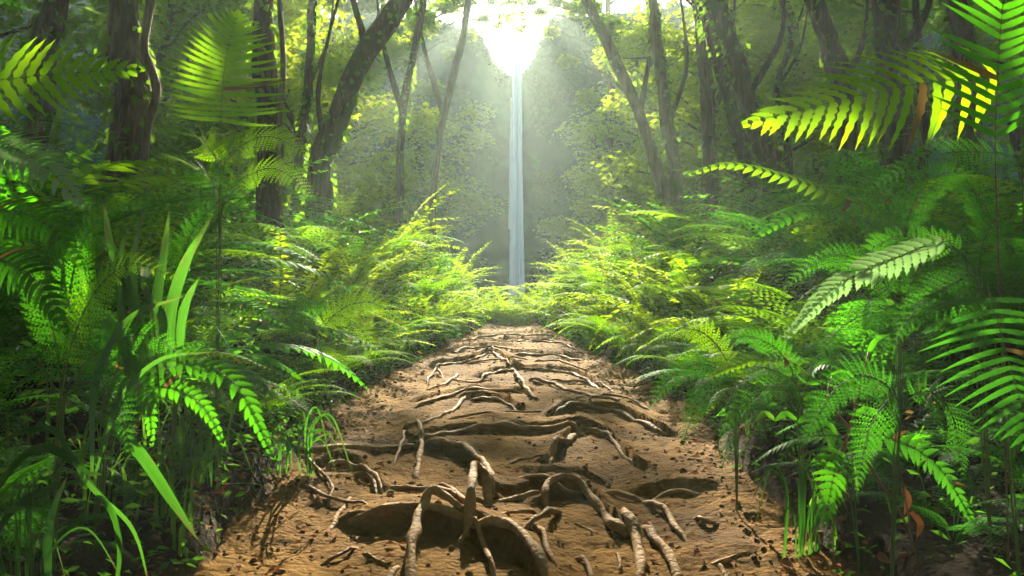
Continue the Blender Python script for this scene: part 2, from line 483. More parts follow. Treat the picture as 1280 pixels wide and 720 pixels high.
def build_ground():
    ys = [1.0]
    while ys[-1] < 15:
        ys.append(ys[-1] + 0.0062 * max(ys[-1], 1.6))
    far = [15.4]
    while far[-1] < 60:
        far.append(far[-1] * 1.06 + 0.2)
    near = [-12, -9, -6, -4, -3, -2.2, -1.6, -1.1, -0.7, -0.4, -0.1, 0.15, 0.4, 0.6, 0.75, 0.88]
    ys = np.array(near + ys + far)
    xi = np.arange(-1.35, 1.3501, 0.0115)
    xo = [1.37]
    while xo[-1] < 52:
        xo.append(xo[-1] * 1.07 + 0.01)
    xs = np.concatenate([-np.array(xo[::-1]), xi, np.array(xo)])
    X, Y = np.meshgrid(xs, ys)
    Z = ground_h(X.ravel(), Y.ravel()).reshape(X.shape)
    n, k = X.shape
    idx = np.arange(n * k).reshape(n, k)
    F = np.stack([idx[:-1, :-1], idx[:-1, 1:], idx[1:, 1:], idx[1:, :-1]], -1).reshape(-1, 4)
    o = mesh_np('ground', np.stack([X, Y, Z], -1).reshape(-1, 3), F, M['soil'], smooth=True)
    at_ = o.data.attributes.new('bank', 'FLOAT', 'POINT')
    u = bank_u(X.ravel(), Y.ravel())
    at_.data.foreach_set('value', (smoothstep(-0.10, 0.14, u)).astype(np.float32))
    tag(o, kind='structure')


build_ground()

# ------------------------------------------------------------------ roots
def root(pts, r0, r1, label, lift=None, edge=False, sub=None, bury=0.25):
    """pts in zoom coordinates on the path; lift: heights above the soil at the points"""
    W = []
    for i, p in enumerate(pts):
        w = on_plane(*z5(*p), 0.04 if not edge else 0.05)
        W.append(w)
    n = max(14, int(sum((W[i + 1] - W[i]).length for i in range(len(W) - 1)) / 0.02))
    n = min(n, 90)
    S = np.array(smooth_pts(W, n))
    dy = 0.020 if edge else 0.0
    r0 *= 0.82; r1 *= 0.82
    rr = np.linspace(r0, r1, n)
    zz = ground_h(S[:, 0], S[:, 1] + dy)
    if not edge:
        zz = np.maximum(zz, ground_h(S[:, 0], S[:, 1] + 0.02) - 0.01)
    k = np.array([1, 2, 3, 2, 1.]); k /= k.sum()
    zp = np.pad(zz, 2, mode='edge')
    zz = np.convolve(zp, k, 'valid')
    lf = np.zeros(n)
    if lift:
        lf = np.interp(np.linspace(0, 1, n), np.linspace(0, 1, len(lift)), lift)
    S[:, 2] = zz + rr * ((0.62 if edge else 0.55) - bury * (0 if edge else 1)) + lf
    # both ends dive into the soil
    e = np.minimum(np.arange(n), np.arange(n)[::-1])
    S[:, 2] -= np.where(e < 4, (4 - e) * 0.006, 0)
    ph = random.random() * 50
    for i in range(n):
        S[i, 0] += 0.008 * mnoise.noise((i * 0.16, ph, 0)); S[i, 2] += 0.006 * mnoise.noise((i * 0.2, ph, 7))
    rr = rr * np.array([1 + 0.35 * mnoise.noise((i * 0.22, ph, 3)) for i in range(n)])
    rr[:3] *= [0.75, 0.9, 1]; rr[-3:] *= [1, 0.8, 0.55]
    mb = MB().tube(S, rr, 9, True, 0.45)
    ob = mb.build('tree_root', M['root'])
    tag(ob, label, 'root', 'tree roots crossing the path')
    return ob


root([(0, 392), (130, 395), (330, 380), (400, 366), (500, 346), (600, 331), (740, 340), (785, 350)], 0.014, 0.016, 'longest root, crossing the whole path from the left bank above a dark hollow', edge=True)
root([(692, 432), (715, 390), (772, 336)], 0.015, 0.019, 'bright slanting root that props the rounded soil hump beside the right bank', edge=True)
root([(772, 336), (840, 350), (880, 395), (912, 428)], 0.017, 0.010, 'curved root capping the rounded soil hump beside the right bank', edge=True)
root([(330, 336), (365, 358), (372, 400), (358, 462)], 0.015, 0.013, 'bright root hooking down over the long crossing root on its left part', lift=[0.02, 0.045, 0.03, 0.0])
root([(333, 345), (322, 390), (300, 432)], 0.010, 0.006, 'short thin root just left of the bright hooked root', lift=[0.02, 0.02, 0])
root([(372, 372), (460, 390), (520, 440), (550, 514)], 0.013, 0.014, 'root sweeping in a quarter circle over a dark soil face below the long crossing root', edge=True)
root([(130, 428), (170, 415), (225, 426), (282, 502)], 0.013, 0.010, 'small arched root next to the left bank edge', edge=True, lift=[0, 0.015, 0.015, 0])
root([(203, 432), (240, 455), (268, 515)], 0.010, 0.009, 'short root inside the small arch next to the left bank', lift=[0, 0.03, 0])
root([(280, 490), (400, 505), (482, 542)], 0.012, 0.010, 'low straight root leading from the small left arch to the knobby root', lift=[0, 0.012, 0.01])
root([(130, 592), (165, 545), (202, 488)], 0.008, 0.011, 'lone slanting root on open soil left of the path middle')
root([(190, 552), (300, 548), (390, 551), (480, 565)], 0.012, 0.015, 'front root along the lip of the dark soil face left of the knobby root', edge=True)
root([(345, 735), (350, 640), (372, 575), (410, 550), (480, 565)], 0.019, 0.014, 'thick pale root arching forward down the front soil face', lift=[0.0, 0.035, 0.05, 0.03, 0.01])
root([(486, 590), (497, 545), (505, 508), (530, 512), (543, 545)], 0.018, 0.015, 'knobby upright root end in the path centre', lift=[0.0, 0.05, 0.075, 0.06, 0.0])
root([(495, 575), (600, 600), (655, 655), (692, 726)], 0.016, 0.014, 'large curved root round the front soil mound in the path centre', edge=True)
root([(560, 690), (540, 640), (505, 590), (440, 620)], 0.010, 0.007, 'thin forked root inside the dark front hollow', lift=[0, 0.02, 0.03, 0])
root([(548, 517), (640, 491), (692, 486)], 0.012, 0.012, 'root joining the knobby root to the looped root on the right', edge=True)
root([(588, 455), (690, 470), (815, 475)], 0.009, 0.007, 'thin flat root lying above the looped root', edge=True)
root([(690, 520), (684, 500), (702, 476), (760, 465), (812, 502), (850, 548), (886, 574)], 0.013, 0.021, 'looped root over a dark hollow on the right half of the path', edge=True, lift=[0, 0, 0.012, 0.012, 0, 0, 0])
root([(880, 545), (905, 585), (920, 640), (925, 702)], 0.021, 0.017, 'thick straight root pointing at the viewer, first of the front right fan', lift=[0.02, 0.012, 0.008, 0])
root([(925, 556), (960, 595), (1000, 645), (1028, 705)], 0.017, 0.014, 'second thick root of the front right fan, slanting away from the first', lift=[0.01, 0.01, 0.01, 0])
root([(915, 503), (980, 530), (1012, 570), (1045, 614)], 0.014, 0.009, 'third and outermost root of the front right fan', lift=[0.01, 0.012, 0.01, 0])
root([(825, 494), (880, 500), (945, 508)], 0.010, 0.010, 'short root leading into the front right fan', lift=[0.01, 0.01, 0.01])
root([(618, 598), (660, 575), (690, 560), (722, 528)], 0.009, 0.013, 'forked root below the looped root, rising branch', lift=[0, 0.02, 0.03, 0.02])
root([(655, 580), (680, 610), (692, 655), (724, 692)], 0.012, 0.007, 'forked root below the looped root, branch running to the front', lift=[0.02, 0.02, 0.01, 0])
root([(730, 545), (780, 560), (820, 585)], 0.007, 0.006, 'dark thin root in the hollow under the looped root')
root([(860, 680), (868, 640), (850, 600)], 0.006, 0.005, 'tiny broken root stub between the loop and the front right fan', lift=[0, 0.01, 0.0])
root([(925, 494), (1000, 478), (1095, 490)], 0.010, 0.012, 'low root running into the right bank behind the front fan', edge=True)
root([(700, 314), (760, 296), (850, 290), (920, 315), (995, 348)], 0.012, 0.016, 'root on the lip of the wide dark step near the right bank', edge=True)
root([(350, 279), (430, 260), (500, 251), (645, 250)], 0.014, 0.010, 'straight level root across the left half at mid path', edge=True)
root([(372, 334), (440, 300), (487, 262)], 0.012, 0.014, 'slanting root meeting the level root at mid path')
root([(480, 266), (560, 269), (618, 297)], 0.013, 0.010, 'stumpy root under the level root at mid path', edge=True)
root([(606, 203), (620, 228), (640, 255), (668, 278)], 0.017, 0.012, 'bright diagonal root at mid path crossing the steps', lift=[0.02, 0.03, 0.02, 0])
root([(522, 216), (560, 196), (650, 190), (750, 200), (826, 242)], 0.016, 0.012, 'bowed root across the upper path above the bright diagonal root', edge=True)
root([(638, 219), (700, 231), (760, 258), (895, 292)], 0.014, 0.012, 'long root slanting down toward the right bank at mid path', lift=[0.01, 0.015, 0.01, 0])
root([(402, 188), (500, 166), (550, 152), (607, 187)], 0.015, 0.013, 'root over the dark step at the upper left of the path', edge=True)
root([(596, 157), (700, 158), (785, 171)], 0.013, 0.011, 'upper path root reaching the right bank', edge=True)
root([(548, 150), (580, 180), (612, 200)], 0.013, 0.011, 'short linking root between two upper steps', lift=[0.01, 0.015, 0.01])
root([(436, 160), (520, 140), (602, 143)], 0.014, 0.011, 'upper path root beside the left bank near the crest', edge=True)
root([(556, 129), (640, 122), (745, 136)], 0.014, 0.011, 'second root below the crest of the path', edge=True)
root([(495, 119), (580, 112), (660, 112), (715, 119)], 0.014, 0.011, 'topmost root at the crest of the path', edge=True)
root([(215, 620), (262, 645), (305, 662)], 0.007, 0.005, 'thin short root on the soil beside the front left step')
root([(270, 722), (300, 680), (330, 640)], 0.011, 0.008, 'root stub rising at the front edge left of the thick pale root')
root([(60, 345), (100, 315), (128, 282)], 0.007, 0.006, 'small root at the foot of the left bank above the long crossing root', lift=[0, 0.015, 0.0])
root([(1070, 640), (1120, 655), (1180, 640), (1230, 655)], 0.008, 0.006, 'thin root half buried at the front foot of the right bank')
root([(1105, 635), (1135, 680), (1175, 700)], 0.010, 0.007, 'dark root crossing the thin buried one at the right bank foot')
root([(385, 232), (410, 200), (432, 215)], 0.009, 0.007, 'small twisted root at the left bank beside the upper steps', lift=[0, 0.03, 0])
root([(700, 290), (760, 275), (790, 262)], 0.009, 0.007, 'thin root behind the wide dark step near the right bank')


for k_, (pts_, a_, b_, lab_) in enumerate([
    ([(420, 145), (470, 128), (540, 124), (600, 132)], .011, .008, 'thin wavy root close to the crest on its left half'),
    ([(620, 118), (690, 126), (760, 150)], .011, .008, 'thin root near the crest drifting to the right bank'),
    ([(470, 178), (540, 172), (590, 180), (650, 172)], .010, .008, 'thin root lying across the tread between the upper steps'),
    ([(650, 178), (720, 182), (800, 200)], .011, .008, 'slim root on the right half between the upper steps'),
    ([(430, 215), (500, 226), (560, 222)], .009, .007, 'slim root left of the bright diagonal root'),
    ([(690, 215), (740, 225), (800, 228), (860, 250)], .010, .008, 'slim root running out to the right bank below the bowed root'),
    ([(560, 300), (620, 310), (690, 300)], .008, .006, 'thin root on the tread above the long crossing root'),
    ([(780, 280), (830, 268), (900, 275), (960, 300)], .010, .008, 'root above the wide dark step near the right bank'),
    ([(420, 322), (500, 318), (580, 312)], .008, .006, 'thin root hugging the soil behind the long crossing root'),
    ([(570, 440), (640, 425), (700, 428)], .008, .006, 'thin root at the foot of the dark hollow in the path middle'),
    ([(60, 405), (110, 440), (150, 480), (140, 520)], .009, .006, 'root hanging over the left bank edge'),
    ([(395, 480), (440, 500), (470, 540), (500, 560)], .009, .008, 'root sloping into the knobby root'),
    ([(560, 545), (600, 560), (650, 548), (690, 530)], .008, .007, 'slim root between the knobby root and the forked root'),
    ([(745, 620), (780, 645), (790, 690), (800, 730)], .009, .007, 'slim root between the forked root and the front right fan'),
    ([(1040, 540), (1080, 560), (1130, 555)], .009, .007, 'root end poking from the right bank beside the front fan'),
    ([(60, 470), (120, 500), (200, 520), (250, 545)], .008, .006, 'thin root along the foot of the left bank ledge'),
    ([(100, 660), (170, 640), (230, 600)], .008, .005, 'thin root across the open soil at the front left'),
    ([(470, 200), (430, 235), (380, 250)], .010, .007, 'root dropping from the upper left step to the left bank'),
]):
    root(pts_, a_, b_, lab_, lift=[.004, .012, .006])


# clods and pebbles
def build_clods():
    mb = MB()
    ico = [(0, 0, 1), (.9, 0, .3), (.28, .85, .3), (-.72, .53, .3), (-.72, -.53, .3), (.28, -.85, .3), (.72, .53, -.4), (-.28, .85, -.4), (-.9, 0, -.4), (-.28, -.85, -.4), (.72, -.53, -.4)]
    tri = [(0, 1, 2), (0, 2, 3), (0, 3, 4), (0, 4, 5), (0, 5, 1), (1, 6, 2), (2, 7, 3), (3, 8, 4), (4, 9, 5), (5, 10, 1), (2, 6, 7), (3, 7, 8), (4, 8, 9), (5, 9, 10), (1, 10, 6)]
    ico = np.array(ico); tri = np.array(tri)
    n = 2600
    y = 1.6 + 8 * RNG.random(n) ** 1.8
    w = half_w(y) + 0.08
    x = (RNG.random(n) * 2 - 1) * w
    ed = RNG.random(n) < 0.45
    x = np.where(ed, np.sign(x) * w * (0.7 + 0.35 * RNG.random(n)), x)
    z = ground_h(x, y)
    s = 0.0035 + 0.010 * RNG.random(n) ** 4 + 0.001 * y * 0.3
    for i in range(n):
        V = ico * (1 + 0.35 * (RNG.random((11, 1)) - .5)) * s[i] * np.array([1, 1, .7]) * (0.8 + 0.5 * RNG.random(3))
        mb.add(V + [x[i], y[i], z[i] + s[i] * 0.15], tri)
    o = mb.build('pebbles', M['clod'], smooth=False)
    tag(o, 'loose clods and small stones scattered over the soil path', 'pebbles', kind='stuff')


build_clods()


def ivy_leaves(P, rr_, e):
    g = RNG
    n = 420
    k = g.integers(3, 26, n)
    a = g.random(n) * 2 * math.pi
    c = np.array([mnoise.noise((P[i][2] * 1.1 + P[i][0] * 3, math.cos(q) * 1.2, math.sin(q) * 1.2)) for i, q in zip(k, a)])
    m = c > -0.05
    k, a = k[m], a[m]
    r = rr_[k] * (1.02 + .25 * g.random(len(k)))
    Q = P[k] + np.stack([np.cos(a) * r, np.sin(a) * r, (g.random(len(k)) - .5) * .25], -1)
    D = np.stack([np.cos(a) * .5, np.sin(a) * .5, -.8 + .4 * g.random(len(k))], -1)
    V, F = leaf_cloud(Q, .075, .2, .7, .2, D, g)
    o = mesh_np('ivy', V, F, M['crown']); keep(o, e)


def build_litter():
    g = RNG
    n = 900
    y = 1.6 + 8 * g.random(n) ** 1.6
    w = half_w(y)
    x = np.where(g.random(n) < .5, -1, 1) * w * (1.1 - .75 * g.random(n) ** 2.2)
    P = np.stack([x, y, ground_h(x, y) + .008], -1)
    a = g.random(n) * 2 * math.pi
    V, F = leaf_cloud(P, .022 + .02 * g.random(n), .9, .5, .6, np.stack([np.cos(a), np.sin(a), .08 * (g.random(n) - .3)], -1), g)
    o = mesh_np('leaf_litter', V, F, M['litter'])
    tag(o, 'small brown dead leaves strewn over the path soil', 'leaf litter', kind='stuff')



# ------------------------------------------------------------------ leaves
def leaf_cloud(P, size, up=0.6, aspect=0.42, fold=0.25, dirs=None, rng=RNG, droop=0.25):
    """many folded leaves; P (n,3) points, size scalar/array. Returns V,F"""
    n = len(P)
    size = np.broadcast_to(np.asarray(size, float), (n,)) * (0.65 + 0.7 * rng.random(n))
    if dirs is None:
        a = rng.random(n) * 2 * math.pi
        dirs = np.stack([np.cos(a), np.sin(a), -droop + 0.5 * (rng.random(n) - 0.5)], -1)
    D = dirs / (np.linalg.norm(dirs, axis=1)[:, None] + 1e-9)
    Nn = rng.normal(size=(n, 3)); Nn /= np.linalg.norm(Nn, axis=1)[:, None]
    Nn = Nn * (1 - up) + np.array([0, 0, up])
    S = np.cross(D, Nn); S /= np.linalg.norm(S, axis=1)[:, None] + 1e-9
    Nn = np.cross(S, D)
    s = size[:, None]
    v0 = P
    v1 = P + D * s * 0.42 + S * s * aspect * 0.5 + Nn * s * fold * 0.3
    v2 = P + D * s * 0.42 - S * s * aspect * 0.5 + Nn * s * fold * 0.3
    v3 = P + D * s - Nn * s * 0.08
    V = np.stack([v0, v1, v2, v3], 1).reshape(-1, 3)
    b = np.arange(n)[:, None] * 4
    F = np.concatenate([b + np.array([0, 1, 3]), b + np.array([0, 3, 2])], 0)
    return V, F


def clump_points(centers, radii, counts, rng=RNG, flat=0.7):
    out = []
    for c, r, k in zip(centers, radii, counts):
        d = rng.normal(size=(k, 3)); d /= np.linalg.norm(d, axis=1)[:, None]
        q = rng.random((k, 1)) ** 0.45
        out.append(np.array(tuple(c)) + d * q * r * np.array([1, 1, flat]))
    return np.concatenate(out)


build_litter()

# ------------------------------------------------------------------ fern fronds
def frond_mesh(spine, halfw, pairs=22, teeth=5, hint=(0, -0.5, 0.85), style='lobed', t0=0.12, droop=0.12, a0=82, a1=48, wide=0.46, prof='lance', seed=0, jit=0.09):
    """returns (V, quads, tris) of the leafy blade and spine samples. spine: list of 3D points stem->tip"""
    rr = random.Random(seed)
    n = 60
    S = np.array(smooth_pts(spine, 160))
    al = np.concatenate([[0], np.cumsum(np.linalg.norm(np.diff(S, axis=0), axis=1))])
    S = np.stack([np.interp(np.linspace(0, al[-1], n), al, S[:, q]) for q in range(3)], -1)
    T = np.gradient(S, axis=0); T /= np.linalg.norm(T, axis=1)[:, None] + 1e-9
    seg = np.linalg.norm(np.diff(S, axis=0), axis=1).sum()
    H = np.array(hint, float)
    mb = MB()
    lam = seg * (1 - t0)
    for i in range(pairs):
        t = (i + 0.5) / pairs
        tw = t ** 0.92
        pos = (t0 + (1 - t0) * tw) * (n - 1)
        k = min(int(pos), n - 2); u = pos - k
        P = S[k] * (1 - u) + S[k + 1] * u
        Tn = T[k]
        side = np.cross(Tn, H); side /= np.linalg.norm(side) + 1e-9
        Nn = np.cross(side, Tn)
        if prof == 'lance':
            f = (1 - t) ** 0.8 * (0.55 + 0.45 * min(1, t / 0.28))
        elif prof == 'tri':
            f = (1 - t) ** 0.85
        else:
            f = (1 - t ** 2.2) * (0.8 + 0.2 * min(1, t / 0.2))
        f = max(f, 0.05)
        sp = lam / pairs
        for sd in (1, -1):
            if rr.random() < 0.03: continue
            Lp = halfw * f * (1 + jit * 2 * (rr.random() - 0.5))
            ang = R(a0 + (a1 - a0) * t + 10 * (rr.random() - 0.5))
            D = side * sd * math.sin(ang) + Tn * math.cos(ang)
            D /= np.linalg.norm(D)
            tilt = 0.22 * (rr.random() - 0.5)
            Nl = Nn + side * sd * 0.18 + D * tilt
            Wd = np.cross(Nl, D); Wd /= np.linalg.norm(Wd)
            Nl = np.cross(D, Wd)
            dr = droop * (1 + 0.6 * (rr.random() - 0.5))
            curve = 0.14 * Lp
            if style == 'bip':
                m = max(4, int(teeth * (0.4 + 0.6 * f)))
                ws = min(Lp * 0.27, sp * 1.05)
                for j in range(m):
                    q = (j + 0.5) / m
                    C = P + D * Lp * q - Nl * dr * Lp * q * q + Tn * curve * q * q
                    pl = ws * (1 - q) ** 0.6 * (0.75 + 0.25 * min(1, q * 5))
                    pw = Lp / m * 0.80
                    for s2 in (1, -1):
                        E = Wd * s2 * 0.86 + D * 0.5
                        tip = C + E * pl - Nl * 0.15 * pl
                        mid = C + E * pl * 0.45 + Nl * 0.04 * pl
                        V = [C, mid - D * pw * 0.5, tip, mid + D * pw * 0.62]
                        mb.add(V, [(0, 1, 2, 3)])
                C = P + D * Lp * 0.86 - Nl * dr * Lp * 0.74 + Tn * curve * 0.74
                E = P + D * Lp * 1.03 - Nl * dr * Lp * 1.06 + Tn * curve * 1.06
                mb.add([C - Wd * ws * 0.12, C + Wd * ws * 0.12, E], [(0, 1, 2)])
            else:
                st = max(6, teeth * 2 + 1)
                wm = sp * wide
                rows = []
                for j in range(st + 1):
                    q = j / st
                    C = P + D * Lp * q - Nl * dr * Lp * q * q + Tn * curve * q * q
                    w = wm * (1 - q ** 2.6) * (0.7 + 0.3 * min(1, q * 6)) 
                    if style == 'lobed':
                        w *= 1.12 if j % 2 else 0.72
                    if j == st: w = 0.0005
                    rows.append((C - Wd * w + Nl * 0.16 * w, C, C + Wd * w + Nl * 0.16 * w))
                V = np.array(rows).reshape(-1, 3)
                b = np.arange(st)[:, None] * 3
                F = np.concatenate([b + np.array([0, 1, 4, 3]), b + np.array([1, 2, 5, 4])], 0)
                mb.add(V, F)
    return mb, S


def add_frond(parent, spine, halfw, mat, stem_r=0.0024, stem_mat='stem', world=True, name='frond', **kw):
    mb, S = frond_mesh(spine, halfw, **kw)
    mb.tube(S[::6], np.linspace(stem_r * .6, stem_r * .2, len(S[::6])), 4, False)
    o = mb.build(name, M[mat], smooth=False)
    if world: keep(o, parent)
    else: o.parent = parent
    st = MB().tube(S[::3], np.linspace(stem_r, stem_r * 0.3, len(S[::3])), 5, False)
    s = st.build('stem', M[stem_mat])
    s.parent = o
    return o


def px_spine(pts):
    return [at(*p) for p in pts]


SEED = [100]
def fern_px(base, label, fronds, group=None, mat='fern', cat='fern', name='fern'):
    """a fern traced on the photograph: base (px, py, depth) on the ground; fronds: (points, halfwidth px, options)"""
    b = at(*base)
    b.z = gz(b.x, b.y) - 0.01
    e = empty(name, b)
    tag(e, label, cat, group)
    for pts, hw, op in fronds:
        op = dict(op)
        P = px_spine(pts)
        d = sum(p[2] for p in pts) / len(pts)
        stalk = op.pop('stalk', True)
        m = op.pop('mat', mat)
        SEED[0] += 1
        t0 = op.pop('t0', 0.03)
        if stalk:
            first = P[0]
            mid = b.lerp(first, 0.55) + Vector((0, 0, 0.12 * (first - b).length))
            ln = (first - b).length
            tot = ln + sum((P[i + 1] - P[i]).length for i in range(len(P) - 1))
            P = [b, mid] + P
            t0 = min(0.8, ln * 1.04 / tot + t0 * 0.2)
        add_frond(e, P, hw / 1005 * d, m, seed=SEED[0], t0=t0, **op)
    return e


def jitter_under(base_px, n, spread, depth, seed, length=(0.3, 0.5)):
    pass


# ---- ferns on the left
fern_px((272, 420, 2.45), 'tall upright fern with comb-like frond standing before the dark trunk, left bank', [
    ([(276, 205, 2.42), (277, 130, 2.4), (283, 70, 2.38), (298, 14, 2.36)], 88, dict(hint=(0.05, -1, 0.15), pairs=24, a0=97, a1=60, wide=0.44, prof='round', droop=0.10, style='plain', mat='fern_lime', t0=0.3)),
    ([(276, 222, 2.42), (255, 178, 2.36), (225, 165, 2.25), (190, 160, 2.15)], 40, dict(hint=(0, -0.8, 0.6), pairs=22, style='bip', teeth=9, mat='fern_lime')),
    ([(276, 222, 2.42), (305, 180, 2.4), (345, 172, 2.32), (392, 200, 2.25)], 44, dict(hint=(0, -0.8, 0.6), pairs=22, style='bip', teeth=9, mat='fern_lime')),
    ([(276, 230, 2.42), (290, 178, 2.3), (300, 165, 2.1), (318, 172, 1.95)], 44, dict(hint=(0, -0.8, 0.6), pairs=22, style='bip', teeth=9, mat='fern_lime')),
    ([(274, 240, 2.42), (235, 205, 2.3), (205, 200, 2.2), (165, 225, 2.1)], 40, dict(hint=(0, -0.8, 0.6), pairs=22, style='bip', teeth=9, mat='fern_lime')),
    ([(280, 250, 2.42), (320, 215, 2.4), (355, 215, 2.3), (395, 250, 2.2)], 40, dict(hint=(0, -0.8, 0.6), pairs=22, style='bip', teeth=9, mat='fern_lime')),
    ([(270, 250, 2.42), (260, 215, 2.25), (255, 215, 2.1), (250, 245, 1.95)], 40, dict(hint=(0, -0.6, 0.8), pairs=18, style='bip', teeth=9)),
])
fern_px((-40, 460, 2.05), 'broad bright fern with blade-like leaflets at the upper left edge', [
    ([(-90, 120, 1.95), (-10, 102, 2.0), (80, 92, 2.02), (185, 86, 2.05)], 84, dict(hint=(0, -1, 0.25), pairs=15, wide=0.40, a0=72, a1=50, style='lobed', teeth=4, prof='tri', droop=0.08, mat='fern_lime')),  # lime leaf colour stands in for sunlight on this frond
    ([(-70, 170, 2.0), (30, 150, 2.02), (110, 162, 2.0), (195, 205, 1.95)], 42, dict(hint=(0, -0.7, 0.7), pairs=18, wide=0.45, style='bip', teeth=8, mat='fern')),
    ([(-60, 190, 2.0), (40, 180, 1.95), (120, 205, 1.9), (185, 262, 1.85)], 40, dict(hint=(0, -0.7, 0.7), pairs=18, style='bip', teeth=8, mat='fern_dark')),
    ([(-60, 10, 2.4), (-20, -2, 2.4), (20, 4, 2.4), (48, 18, 2.4)], 24, dict(hint=(0, -0.7, 0.7), pairs=14, style='plain', wide=0.32, mat='fern_dark')),
])
fern_px((-60, 520, 1.6), 'pale grey-green drooping fern at the left edge, under the broad bright fern', [
    ([(-90, 205, 1.6), (-30, 182, 1.58), (40, 195, 1.52), (108, 262, 1.46)], 62, dict(hint=(0, -0.8, 0.6), pairs=26, wide=0.44, style='plain', a0=75, a1=45, mat='fern_pale', droop=0.25)),
    ([(-80, 280, 1.6), (-20, 262, 1.58), (50, 275, 1.5), (110, 340, 1.42)], 55, dict(hint=(0, -0.8, 0.6), pairs=22, wide=0.34, style='plain', mat='fern', droop=0.3)),
    ([(-80, 330, 1.6), (-20, 320, 1.58), (40, 345, 1.5), (85, 420, 1.42)], 55, dict(hint=(0, -0.8, 0.6), pairs=20, wide=0.36, style='plain', mat='fern_dark', droop=0.3)),
])
fern_px((120, 560, 1.95), 'bushy fern drooping over the bank edge toward the path, below the strap leaves', [
    ([(150, 478, 1.9), (225, 452, 1.88), (292, 478, 1.84), (345, 578, 1.8)], 40, dict(hint=(0.2, -0.6, 0.8), pairs=22, style='lobed', teeth=6, wide=0.42, a1=40)),
    ([(160, 480, 1.95), (225, 448, 1.98), (285, 444, 2.0), (340, 463, 2.02)], 24, dict(hint=(0, -0.4, 0.9), pairs=22, style='lobed', teeth=5, wide=0.42, a1=40, mat='fern_lime')),
    ([(150, 490, 1.88), (172, 478, 1.8), (186, 505, 1.74), (190, 560, 1.7)], 30, dict(hint=(0, -0.9, 0.4), pairs=18, style='lobed', teeth=5)),
    ([(140, 480, 1.9), (160, 440, 1.92), (200, 420, 1.92), (250, 424, 1.9)], 28, dict(hint=(0, -0.5, 0.8), pairs=18, style='bip', teeth=7)),
    ([(150, 492, 1.86), (215, 485, 1.8), (255, 510, 1.75), (282, 560, 1.72)], 30, dict(hint=(0, -0.8, 0.5), pairs=18, style='lobed', teeth=5)),
    ([(130, 480, 1.9), (110, 440, 1.85), (80, 430, 1.8), (40, 460, 1.75)], 34, dict(hint=(0, -0.7, 0.6), pairs=18, style='bip', teeth=8, mat='fern_dark')),
])
fern_px((215, 470, 2.3), 'fern with flat outstretched frond behind the strap leaves, left bank', [
    ([(235, 385, 2.25), (290, 355, 2.22), (345, 348, 2.2), (405, 355, 2.2)], 26, dict(hint=(0, -0.3, 0.95), pairs=22, style='lobed', teeth=5, mat='fern_lime')),
    ([(230, 395, 2.25), (270, 378, 2.15), (320, 385, 2.1), (360, 410, 2.05)], 34, dict(hint=(0, -0.4, 0.9), pairs=20, style='plain', wide=0.3)),
    ([(220, 390, 2.25), (190, 340, 2.2), (150, 330, 2.15), (105, 350, 2.1)], 36, dict(hint=(0, -0.5, 0.85), pairs=20, style='bip', teeth=8)),
    ([(222, 380, 2.25), (235, 300, 2.3), (270, 255, 2.3), (290, 240, 2.25)], 34, dict(hint=(0.2, -0.8, 0.5), pairs=20, style='bip', teeth=8)),
    ([(225, 400, 2.2), (250, 395, 2.05), (275, 415, 1.98), (295, 455, 1.94)], 32, dict(hint=(0, -0.6, 0.8), pairs=18, style='bip', teeth=8, mat='fern_dark')),
])
fern_px((60, 470, 2.2), 'dark feathery fern in the shade between the pale fern and the strap leaves', [
    ([(70, 390, 2.2), (95, 300, 2.2), (140, 260, 2.15), (190, 258, 2.1)], 40, dict(hint=(0, -0.9, 0.45), pairs=22, style='bip', teeth=9, mat='fern')),
    ([(70, 400, 2.2), (60, 310, 2.15), (90, 280, 2.05), (150, 320, 1.95)], 40, dict(hint=(0, -0.9, 0.45), pairs=22, style='bip', teeth=9, mat='fern_dark')),
    ([(70, 410, 2.15), (110, 370, 2.1), (150, 380, 2.0), (180, 430, 1.95)], 40, dict(hint=(0, -0.9, 0.45), pairs=22, style='bip', teeth=9, mat='fern_dark')),
    ([(60, 410, 2.15), (30, 360, 2.1), (0, 360, 2.0), (-30, 400, 1.9)], 40, dict(hint=(0, -0.9, 0.45), pairs=22, style='bip', teeth=9, mat='fern_dark')),
])

fern_px((70, 600, 1.72), 'bright feathery fern rising among the strap leaves, left bank', [
    ([(80, 470, 1.7), (110, 380, 1.68), (160, 330, 1.64), (225, 350, 1.6)], 46, dict(hint=(0, -0.86, 0.5), pairs=24, style='bip', teeth=9, mat='fern_lime')),
    ([(75, 470, 1.7), (60, 390, 1.68), (30, 340, 1.64), (-20, 340, 1.6)], 46, dict(hint=(0, -0.86, 0.5), pairs=24, style='bip', teeth=9)),
    ([(85, 480, 1.68), (140, 430, 1.64), (190, 420, 1.6), (240, 455, 1.56)], 44, dict(hint=(0, -0.86, 0.5), pairs=24, style='bip', teeth=9)),
    ([(70, 490, 1.66), (40, 450, 1.6), (10, 460, 1.55), (-25, 520, 1.5)], 44, dict(hint=(0, -0.9, 0.45), pairs=24, style='bip', teeth=9, mat='fern_dark')),
    ([(85, 490, 1.64), (120, 480, 1.58), (150, 510, 1.54), (165, 580, 1.5)], 40, dict(hint=(0, -0.9, 0.45), pairs=22, style='bip', teeth=9, mat='fern_dark')),
    ([(80, 460, 1.7), (90, 350, 1.72), (110, 290, 1.72), (145, 262, 1.7)], 42, dict(hint=(0.1, -0.95, 0.3), pairs=24, style='bip', teeth=9, mat='fern')),
])
